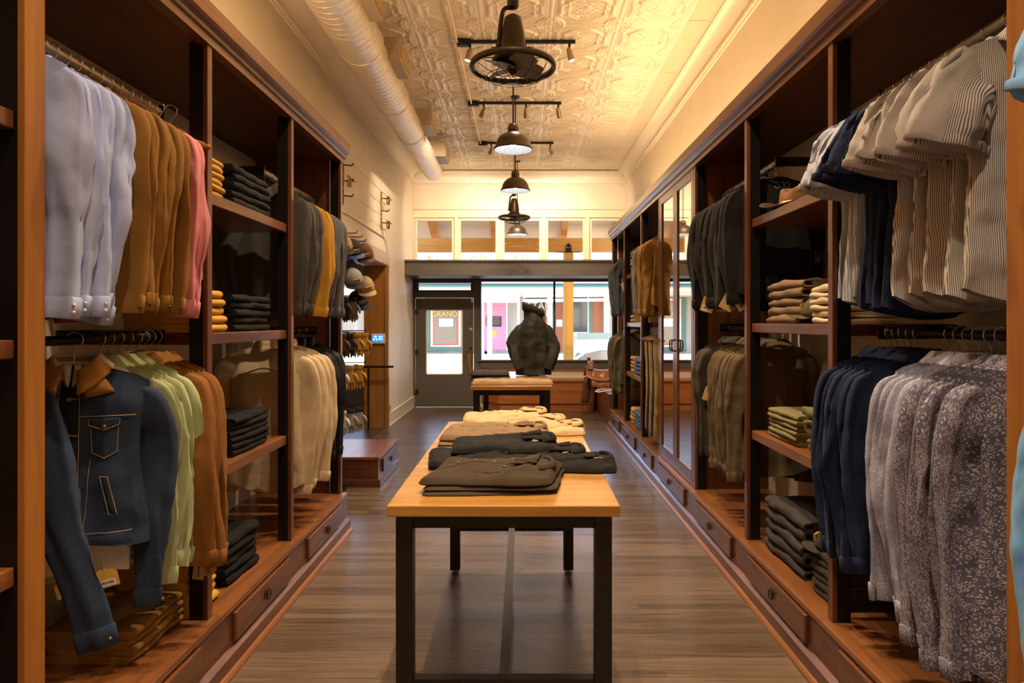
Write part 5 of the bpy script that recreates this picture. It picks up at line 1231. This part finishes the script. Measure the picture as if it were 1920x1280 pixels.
# handrail by the jamb, thermostat
t = thing('wall_gate_bar', 'black steel arm with vertical bar in front of the wooden jamb', 'rail', (-2.3, 9.9, 0))
MB().tube([(-2.295, 9.95, 0), (-2.295, 9.95, .93)], .014, 8).build('upright', BLACK_STEEL, t, smooth=True)
MB().tube([(-2.44, 9.93, .93), (-1.915, 9.93, .93)], .016, 8).build('arm', BLACK_STEEL, t, smooth=True)
t = thing('thermostat', 'small white touchscreen control panel with blue display on the wooden jamb', 'thermostat', (-2.19, 10.03, 1.345))
MB().box(-2.27, -2.06, 10.005, 10.03, 1.27, 1.42).build('case', plain('almond plastic', (.78,.66,.48), .4), t, bevel=.006)
sc_ = MB().box(-2.25, -2.08, 10.001, 10.006, 1.30, 1.402).build('screen', glow('blue screen', (.02, .22, .85), 1.6), t)
m = MB(); 
for (x, z, r) in ((-2.20, 1.375, .016), (-2.225, 1.335, .012), (-2.18, 1.335, .012)): m.lathe([(.0005,0),(r,0),(r,.002)], (x, 9.999, z), 14, axis='y')
for x in (-2.14, -2.11):
    for z in (1.375, 1.34): m.box(x-.009, x+.009, 9.998, 10.0, z-.009, z+.009)
m.build('icons', glow('icon white', (.7,.9,1.0), 1.8), sc_)
# ------------------------------------------------------------ fly rods on wall racks
for yy, l_ in ((7.57, 'wooden rod rack with hooks on the left wall beside the wardrobe'), (9.62, 'wooden rod rack with hooks on the left wall above the jamb')):
    t = thing('rod_rack', l_, 'rack', (LX, yy, 3.2), group='wall racks for fly rods')
    MB().box(LX, LX+.02, yy-.02, yy+.02, 2.93, 3.47).build('backboard', wood('small oak', (.25,.10,.02), (.4,.18,.05), 'z'), t, bevel=.003)
    for z in (3.38, 3.20, 3.03): MB().tube([(LX+.02, yy, z), (LX+.11, yy, z-.008), (LX+.125, yy, z+.022)], .008, 6).build('hook', BRONZE, t, smooth=True)
for k, (z, ry, d) in enumerate(((3.385, 9.66, 'uppermost'), (3.205, 7.5, 'middle'), (3.035, 9.66, 'lowest'))):
    t = thing('fly_rod', f'{d} thin fly rod with reel on the left wall racks', 'fishing rod', (LX+.1, 8.6, z), group='fly rods')
    MB().tube([(LX+.10, 6.4 if ry > 8 else 7.4, z+.016), (LX+.10, 9.75, z+.016)], [.003, .005], 6).build('blank', plain('pale rod', (.62,.55,.45), .3), t)
    MB().tube([(LX+.10, ry-.08, z+.016), (LX+.10, ry+.22, z+.016)], .013, 8).build('cork_handle', plain('cork', (.45,.28,.13), .8), t)
    r_ = MB().lathe([(.001,-.018),(.045,-.018),(.047,.0),(.045,.018),(.001,.018)], (LX+.10, ry, z-.045), 20, axis='x').build('reel', BRONZE, t, smooth=False)
    MB().lathe([(.046,-.010),(.052,-.008),(.052,.008),(.046,.010)], (LX+.10, ry, z-.045), 20, axis='x').build('line_spool', plain('lime fly line', (.50,.48,.05), .5), r_)
    for yy in (8.0, 8.35, 8.75, 9.1): MB().tube([(LX+.10, yy, z+.012), (LX+.10, yy+.012, z-.006), (LX+.10, yy-.012, z-.006), (LX+.10, yy, z+.012)], .0016, 4).build('line_guide', CHROME, t)
# ------------------------------------------------------------ cowboy hat, caps and blanket on shelves
def felt_hat(label, loc, rz, s=1.0):
    t = thing('felt_hat', label, 'hat', loc, rz); HM = cloth('brown felt', (.055, .024, .012), rough=.75)
    rows = []
    for j, (r, z) in enumerate(((.001, .105), (.05, .110), (.072, .118), (.083, .110), (.088, .08), (.092, .04), (.094, .014))):
        rows.append([(r*math.cos(a)*1.15, r*math.sin(a)*.92, z - (.030*math.exp(-((r*math.sin(a))/.025)**2)*(j < 4)) + .012*math.cos(a)*(j < 4)) for a in [2*PI*k/36 for k in range(36)]])
    MB().grid(rows, True, [[(k*.01, j*.01) for k in range(37)] for j in range(7)]).build('crown', cloth('mottled brown felt', (.20, .09, .03)), t, smooth=True, local=True)
    rows = [[(r*math.cos(a)*1.2, r*math.sin(a), .012 + .055*(math.sin(a)**2)*((r-.09)/.08)**1.3 - .008*(math.cos(a)**2)*((r-.09)/.08)) for a in [2*PI*k/36 for k in range(36)]] for r in (.09, .11, .13, .15, .165)]
    MB().grid(rows, True, [[(k*.01, j*.01) for k in range(37)] for j in range(5)]).build('brim', HM, t, smooth=True, local=True, solid=.004)
    MB().lathe([(.093,.014),(.096,.016),(.094,.038),(.091,.04)], n=36).build('band', BRASS, t, smooth=True, local=True).scale = (1.16, .93, 1)
    t.scale = (s, s, s); return t
felt_hat('brown felt western hat on the top right shelf', (1.56, 3.74, SIDE[1]['zs'][0]+.004), .5, 1.2)
cap(cloth('camouflage brown', (.10,.08,.04)), cloth('camouflage brown', (.10,.08,.04)), 'brown camouflage cap tucked between the sweater stacks', (1.50, 3.335, SIDE[1]['zs'][1]+.03), (0,0,2.6), None)
cap(F_DOL, F_DOL, 'dark olive cap lying on the folded sweaters of the right base board', (1.51, 3.19, ZB+.215), (0,.05,2.4), None)
# ------------------------------------------------------------ saddle, rope
LEA = plain('tooled saddle leather', (.36, .13, .045), .32, 0, .4, 90, coat=.3); LEAD = plain('dark saddle leather', (.10, .045, .025), .4, 0, .3, 70)
t = thing('western_saddle', 'brown leather western saddle on the corner of the wall bench', 'saddle', (1.38, 11.55, .505))
def sad(u, v):   # u along the saddle -1..1 (horn at -x side), v across
    x = u*.29; y = v*.27
    z = .27 + .10*max(0, u)**2*1.4 + .06*max(0, -u)**2 - .17*abs(v)**1.7 - .015*(1-u*u)
    return Vector((x + .02*math.cos(v*2), y*(1-.25*abs(u)**3), z))
MB().grid([[sad(-1+2*i/26, -1+2*j/22) for i in range(27)] for j in range(23)]).build('seat', LEA, t, smooth=True, local=True, solid=.014)
MB().grid([[Vector((-.20+.40*i/14, s2*(.17+.11*q), .25-.27*q+.02*math.sin(i))) for i in range(15)] for q in (0,.25,.5,.75,1)] if (s2 := -1) else []).build('skirt', LEA, t, smooth=True, local=True, solid=.01)
MB().grid([[Vector((-.20+.40*i/14, .17+.11*q, .25-.27*q)) for i in range(15)] for q in (0,.25,.5,.75,1)]).build('skirt', LEA, t, smooth=True, local=True, solid=.01)
MB().tube(spl([(-.20,-.13,.27), (-.20,-.09,.36), (-.20,0,.39), (-.20,.09,.36), (-.20,.13,.27)], 20), .042, 12).build('swell', LEA, t, smooth=True, local=True)
MB().tube(spl([(-.20,0,.38), (-.215,0,.43), (-.225,0,.455)], 8), [.024,.020,.018,.018,.018,.02,.026,.03], 12).lathe([(.001,.476),(.03,.474),(.038,.464),(.03,.454),(.001,.452)], (-.228,0,0), 18).build('horn', LEAD, t, smooth=True, local=True)
MB().grid([[Vector((.24+.06*q + .03*math.cos(a), .20*math.sin(a), .31+.11*q*math.cos(a*.9))) for a in [-1.3+2.6*k/16 for k in range(17)]] for q in (0,.33,.66,1)]).build('cantle', LEA, t, smooth=True, local=True, solid=.014)
MB().box(-.22, .27, -.16, .16, 0, .10).build('saddle_block', LEAD, t, local=True, bevel=.03)
st = MB(); st.grid([[Vector((x, -.02*q, z)) + Vector((-.06*q, -.03-.02*q, 0)) for x in (-.31, -.24, -.17)] for q, z in ((0,.14),(.2,.05),(.4,-.05),(.6,-.15),(.8,-.24),(1,-.30))]).build('fender', LEAD, t, smooth=True, local=True, solid=.008)
MB().tube([(-.31,-.06,-.28), (-.35,-.06,-.42), (-.345,-.06,-.435), (-.25,-.06,-.435), (-.245,-.06,-.42), (-.27,-.06,-.28)], .009, 8, closed=True).box(-.345, -.25, -.09, -.03, -.445, -.435).build('stirrup', LEAD, t, local=True)
m = MB(); P_ = [(1.48, 10.42, .53)]
for k in range(2): P_ += [(1.30-.03*k, 10.52-.02*k, .535), (1.20+.025*k, 10.60, .52), (1.155+.035*k, 10.50-.06*k, .50-.01*k), (1.22+.02*k, 10.40-.05*k, .515), (1.40, 10.38-.03*k, .535), (1.52, 10.46, .54)]
tag(MB().tube(spl(P_, 90), .0075, 8).build('coiled_rope', plain('white lasso rope', (.80,.74,.62), .8), smooth=True), 'coiled white lasso rope hanging off the wall bench edge', 'rope')

# ------------------------------------------------------------ outside: porch, street, building opposite, vehicles
CONC = plain('pale concrete walk', (.62,.58,.52), .9, 0, .2, 8); ASPH = plain('sunlit asphalt', (.38,.38,.39), .95, 0, .2, 20)
tag(MB().box(-7, 8, YF+.2, 16.2, -.12, -.02).build('porch_floor'.replace('porch_floor', 'sidewalk'), CONC), 'pale concrete sidewalk just outside the shop window', 'sidewalk', kind='structure')
tag(MB().box(-25, 25, 16.2, 24.5, -.3, -.15).build('street_ground', ASPH), 'sunlit street between the shop and the building opposite', 'street', kind='structure')
tag(MB().box(-25, 25, 24.5, 40, -.3, .32).build('far_sidewalk_ground', CONC), 'raised walk in front of the building opposite', 'sidewalk', kind='structure')
t = thing('porch_roof', 'wooden porch roof with rafters over the sidewalk', 'roof', (0, 14, 3.4))
rb = MB(); 
def rz_(y): return lerp(4.55, 3.62, (y-12.7)/(14.9-12.7))
rb.add([(-7,12.7,rz_(12.7)),(8,12.7,rz_(12.7)),(8,15.3,rz_(15.3)),(-7,15.3,rz_(15.3)),(-7,12.7,rz_(12.7)+.05),(8,12.7,rz_(12.7)+.05),(8,15.3,rz_(15.3)+.05),(-7,15.3,rz_(15.3)+.05)], [(0,1,2,3),(4,7,6,5),(0,4,5,1),(2,6,7,3),(0,3,7,4),(1,5,6,2)]).build('roof_boards', W_PORCH, t)
for x in (-4.6, -3.1, -1.95, -.62, .35 if False else .92, 1.02+1.05, 3.4, 4.9):
    m = MB(); w = .07
    m.add([(x-w,12.7,rz_(12.7)-.2),(x+w,12.7,rz_(12.7)-.2),(x+w,15.2,rz_(15.2)-.18),(x-w,15.2,rz_(15.2)-.18),(x-w,12.7,rz_(12.7)),(x+w,12.7,rz_(12.7)),(x+w,15.2,rz_(15.2)),(x-w,15.2,rz_(15.2))], [(0,3,2,1),(4,5,6,7),(0,1,5,4),(1,2,6,5),(2,3,7,6),(3,0,4,7)]).build('rafter', W_EXT, t)
MB().box(-7, 8, 14.5, 14.7, 3.12, 3.42).build('beam', W_EXT, t)
po = MB().box(.905, 1.115, 14.50, 14.71, -.02, 3.12).build('post', W_EXTZ, t)
MB().prism([(.945,3.12),(1.075,3.12),(1.075,3.25),(1.01,3.31),(.945,3.25)], 14.485, 14.5).box(.75, 1.27, 14.49, 14.5, 3.105, 3.12).build('bracket_plate', BLACK_STEEL, po)
MB().lathe([(.001,-.01),(.012,-.008),(.014,0)], (.98,14.485,3.22), 10, axis='y').lathe([(.001,-.01),(.012,-.008),(.014,0)], (1.04,14.485,3.22), 10, axis='y').build('bolt', CHROME, po)
MB().box(-5.6, -5.4, 14.50, 14.71, -.02, 3.12).build('post', W_EXTZ, t)
# building opposite
D = 27.0
def wx(px): return PX(px, D)
def wz(py): return PZ(py, D)
BW = wood('weathered grey boards', (.30,.28,.26), (.52,.48,.44), 'z', rough=.9, coat=0, scale=.15); RED = plain('red window paint', (.62,.14,.08), .6); TEAL = plain('faded teal trim', (.10,.20,.17), .7); PINKD = plain('pink door paint', (.80,.26,.42), .6, 0, .05); RWD = wood('rust red boards', (.26,.09,.05), (.42,.17,.10), 'z', rough=.9, coat=0, scale=.2); DKG = plain('dark shop glass', (.05,.05,.06), .1)
b = thing('cafe_building', 'weathered wooden building with pink door and cafe window opposite', 'building', (0, D, 0))
MB().box(-16, 16, D, D+4, .3, wz(528)).build('wall', BW, b)
MB().box(-16, 16, D-2.3, D+.1, wz(556), wz(549)).build('porch_ceiling', plain('warm porch soffit', (.80,.62,.40), .8), b)
MB().box(-16, 16, D-2.4, D-2.3, PZ(538, D-2.4), PZ(530, D-2.4)).build('teal_fascia', TEAL, b)
MB().box(-16, 16, D-2.35, D-2.25, PZ(547, D-2.3), PZ(538, D-2.3)).build('tan_fascia', plain('tan fascia', (.80,.62,.40), .8), b)
m = MB()
m.add([(-16,D-2.5,PZ(530,D-2.5)),(16,D-2.5,PZ(530,D-2.5)),(16,D+1,5.2),(-16,D+1,5.2)], [(0,1,2,3)]); m.build('roof', plain('grey shingles', (.42,.44,.50), .9, 0, .5, 30), b, solid=.06)
dr = MB().box(wx(899), wx(949), D-.05, D, .45, wz(567)).build('door', PINKD, b, bevel=.01)
for (x0, x1, z0, z1) in ((wx(905), wx(922), wz(582), wz(573)), (wx(927), wx(943), wz(582), wz(573))) + tuple((wx(905), wx(943), wz(y+6), wz(y)) for y in (621, 630, 639, 648)): MB().box(x0, x1, D-.065, D-.05, z0, z1).build('raised_panel', PINKD, dr, bevel=.008)
cb = MB().box(wx(912), wx(940), D-.10, D-.065, wz(612), wz(593)).build('chalkboard', INK, dr)
lettering('HOURS\nOPEN 8\n- 4 -', .10, [Vector((wx(926), D-.103, wz(602.5))), Vector((1,0,0)), Vector((0,0,1)), Vector((0,-1,0))], WHITE, cb) if False else None
m = MB(); rnd = random.Random(9)
for r in range(7):
    x = wx(914)
    while x < wx(937):
        q = rnd.uniform(.02, .06); z = wz(595+2.2*r); m.tube([(x, D-.102, z), (x+q*.5, D-.102, z+rnd.uniform(-.012,.012)), (x+q, D-.102, z)], .004, 4); x += q + .015
m.build('chalk_writing', WHITE, cb)
MB().box(wx(920), wx(931), D-.07, D-.05, wz(631), wz(619)).build('yellow_notice', YELTAG, dr)
MB().box(wx(896), wx(899), D-.06, D, .45, wz(565)).box(wx(949), wx(952), D-.06, D, .45, wz(565)).build('door_frame', plain('pale frame', (.70,.66,.60), .7), b)
# cafe window with sign
w_ = MB().box(wx(983), wx(1026), D-.06, D, wz(640), wz(545)).build('cafe_window', RED, b); MB().box(wx(986), wx(1023), D-.08, D-.06, wz(637), wz(549)).build('dark_glass', DKG, w_)
SGN = plain('peach sign paint', (.90,.72,.52), .6)
for s_, y, sz in (('STAR', 574, .40), ('CAFE', 588, .38)): lettering(s_, sz, [Vector((wx(1010.5), D-.10, wz(y))), Vector((1,0,0)), Vector((0,0,1)), Vector((0,-1,0))], SGN, w_, ext=.01).location = (0, 0, 0)
for o_ in w_.children:
    if o_.name.startswith('lettering'): o_.location = (-origin_of(w_)[0], -origin_of(w_)[1], -origin_of(w_)[2])
MB().box(wx(1026), wx(1038), D-.05, D, .4, wz(545)).build('teal_post', TEAL, b); MB().box(wx(1042), wx(1058), D-.04, D, .4, wz(560)).build('rust_boards', RWD, b)
w2 = MB().box(wx(1070), wx(1104), D-.06, D, wz(625), wz(552)).build('shop_window', plain('pale frame', (.70,.66,.60), .7), b); MB().box(wx(1073), wx(1101), D-.09, D-.06, wz(622), wz(556)).build('dark_glass', DKG, w2)
MB().box(wx(1104), wx(1110), D-.07, D, .4, wz(548)).build('teal_post', TEAL, b); MB().box(wx(1110), wx(1134), D-.05, D, .4, wz(552)).build('rust_boards', RWD, b)
MB().box(wx(1043), wx(1054), D-.09, D-.04, wz(612), wz(599)).build('white_notice', WHITE, b)
w3 = MB().box(wx(808), wx(864), D-.07, D, wz(650), wz(560)).build('red_framed_window', plain('white trim', (.8,.8,.78), .6), b); MB().box(wx(812), wx(860), D-.09, D-.07, wz(647), wz(564)).build('red_sash', RED, w3); MB().box(wx(815), wx(857), D-.11, D-.09, wz(644), wz(567)).build('dark_glass', plain('reflecting shop glass', (.30,.25,.20), .15), w3)
MB().box(wx(798), wx(806), D-.05, D, .4, wz(540)).build('teal_post', TEAL, b); MB().box(wx(800), wx(870), D-.12, D, wz(657), wz(651)).build('teal_sill', TEAL, b)
l_ = lettering('GRAND', .30, [Vector((wx(834), D-.13, wz(589))), Vector((1,0,0)), Vector((0,0,1)), Vector((0,-1,0))], plain('gold leaf', (.80,.52,.12), .5), w3, ext=.008); l_.location = tuple(-q for q in origin_of(w3))
MB().box(wx(824), wx(850), D-.14, D-.11, wz(612), wz(597)).build('white_blind', WHITE, w3)
for px in (918, 1031, 1137, 845-80):
    x = PX(px, 25.0); MB().box(x-.09, x+.09, 24.92, 25.08, .3, PZ(552, 24.92)).build('porch_post', WHITE, b)
# white shade frames of the market stall and railing
t = thing('stall_frame', 'white market stall frame with banner in front of the building opposite', 'stall', (1, 22, 0))
m = MB()
m.tube([(PX(1028,22), 22, PZ(556,22)), (PX(1000,22), 22, PZ(548,22)), (PX(975,22), 22, PZ(545,22))], .04, 6); m.tube([(PX(1028,22), 22, PZ(556,22)), (PX(1060,22), 22, PZ(549,22)), (PX(1090,22), 22, PZ(545,22)), (PX(1136,22), 22, PZ(550,22))], .04, 6)
for y in (555, 564): m.tube([(PX(980,22), 22, PZ(y,22)), (PX(1138,22), 22, PZ(y-2,22))], .052, 6)
for px in (1029, 1138): m.tube([(PX(px,22), 22.01, -.15), (PX(px,22), 22.01, PZ(547,22))], .043, 8)
m.build('frame', WHITE, t)
MB().box(PX(902,22), PX(972,22), 21.97, 22.03, PZ(567,22), PZ(546,22)).build('banner', WHITE, t); MB().tube([(PX(972,22), 22, -.15), (PX(972,22), 22, PZ(546,22))], .04, 6).tube([(PX(905,22), 22, -.15), (PX(905,22), 22, PZ(546,22))], .04, 6).build('frame_leg', WHITE, t)
# white pickup and dark car
WP = plain('white car paint', (.85,.85,.83), .25, 0, coat=.5); CD = plain('dark car paint', (.16,.14,.12), .22, .3, coat=.6); TYRE = plain('tyre rubber', (.02,.02,.02), .8); CGL = plain('dark car glass', (.04,.05,.055), .05)
def car(name, label, cat, loc, body, cabin, paint, L, W, wheels, zb=.3):
    t = thing(name, label, cat, loc); o = MB().prism(body, -W/2, W/2, 'y').build('body', paint, t, local=True, bevel=.06); o.modifiers['bevel'].segments = 4
    c = MB().prism(cabin, -W/2+.12, W/2-.12, 'y').build('windows', CGL, t, local=True, bevel=.05)
    rf = [(p[0], p[1]) for p in cabin]; zt_ = max(p[1] for p in rf); xs = [p[0] for p in rf if p[1] > zt_-.05]
    MB().box(min(xs)-.02, max(xs)+.02, -W/2+.10, W/2-.10, zt_-.02, zt_+.04).build('roof', paint, t, local=True, bevel=.03)
    for x in wheels:
        for sy in (-1, 1):
            w = MB().lathe([(.001,-.11),(.30,-.11),(.34,-.07),(.34,.07),(.30,.11),(.001,.11)], (x, sy*(W/2-.08), .34), 28, axis='y').build('wheel', TYRE, t, smooth=False, local=True)
            MB().lathe([(.001,-.12),(.18,-.118),(.20,-.10)], (x, sy*(W/2-.08), .34), 20, axis='y').build('hubcap', CHROME, w, local=True)
    return t
tr = car('pickup_truck', 'white pickup truck parked across the street beyond the right window', 'truck', (4.2, 18.6, -.15),
    [(-2.8,.35),(2.7,.35),(2.8,.7),(2.7,1.10),(1.3,1.22),(-2.75,1.42),(-2.8,.8)], [(-.6,1.30),(1.2,1.22),(.7,1.85),(-.45,1.90)], WP, 5.6, 1.9, (-1.85, 1.85))
MB().box(-2.75, -.7, -.97, -.93, 1.30, 1.46).build('bed_rail', plain('green grey tonneau', (.16,.22,.20), .4), tr, local=True)
car('parked_car', 'dark brown car with rounded rear parked close outside the right window', 'car', (3.45, 15.6+.9, -.15),
    [(-2.1,.30),(2.1,.30),(2.2,.6),(2.1,.92),(1.0,1.02),(-1.6,1.08),(-2.0,1.0),(-2.15,.7)], [(-1.3,1.04),(1.0,.98),(.4,1.16),(-.9,1.18)], CD, 4.4, 1.75, (-1.35, 1.4))
t = tag(MB().box(-2.0, -.8, 14.9, 15.9, -.02, .18).build('planter_box', plain('terracotta slab', (.62,.26,.10), .8), bevel=.02), 'low orange terracotta block outside the shop door', 'planter')
t = thing('window_cling', 'round black sticker at the lower left of the big shop window', 'sticker', (-.68, YF+.018, 1.02))
MB().lathe([(.001,-.002),(.028,-.002),(.030,0)], (-.68, YF+.018, 1.02), 20, axis='y').build('disc', INK, t)
GL_ = plain('gold transom lettering', (.95,.80,.35), .5, trans=.7)
for txt, x in (('N', -1.68), ('AP', -.85), ('AR', -.03)):
    o = lettering(txt, .30, [Vector((x, YF+.03, 2.74)), Vector((1,0,0)), Vector((0,0,1)), Vector((0,-1,0))], GL_, name='transom_lettering')
    tag(o, f'faint gold letters {txt} painted low on a transom pane', 'lettering')

# ------------------------------------------------------------ sun, sky, camera
w = bpy.data.worlds.new('World'); SC.world = w; w.use_nodes = True; nt = w.node_tree
bg = nt.nodes['Background']; sk = nt.nodes.new('ShaderNodeTexSky'); sk.sky_type = 'NISHITA'; sk.sun_disc = False; sk.sun_elevation = math.radians(48); sk.sun_rotation = math.radians(200); sk.altitude = 1500
nt.links.new(sk.outputs[0], bg.inputs['Color']); bg.inputs['Strength'].default_value = .8
sun = bpy.data.lights.new('sun', 'SUN'); sun.energy = 12.5; sun.color = (1, .95, .86); sun.angle = .009
so = bpy.data.objects.new('sun', sun); COL.objects.link(so); so.rotation_euler = Vector((-.35, .85, -1.05)).to_track_quat('-Z', 'Y').to_euler(); so.location = (0, 10, 12)
cam = bpy.data.cameras.new('camera'); co = bpy.data.objects.new('camera', cam); COL.objects.link(co)
co.location = (0, 0, CH); co.rotation_euler = (PI/2, 0, 0); cam.sensor_width = 36; cam.lens = F/1920*36
cam.shift_x = -(VX-960)/1920; cam.shift_y = -(640-VY)/1920; cam.clip_start = .05; cam.clip_end = 200
SC.camera = co
SC.view_settings.view_transform = 'Standard'; SC.view_settings.look = 'None'; SC.view_settings.gamma = 1; SC.view_settings.use_curve_mapping = False
SC.view_settings.exposure = 0.0
SC.cycles.max_bounces = 8; SC.cycles.diffuse_bounces = 5
for k_, h_ in HG.items():
    if not HUSED[k_]:
        for c_ in list(h_.children): bpy.data.objects.remove(c_)
        bpy.data.objects.remove(h_)
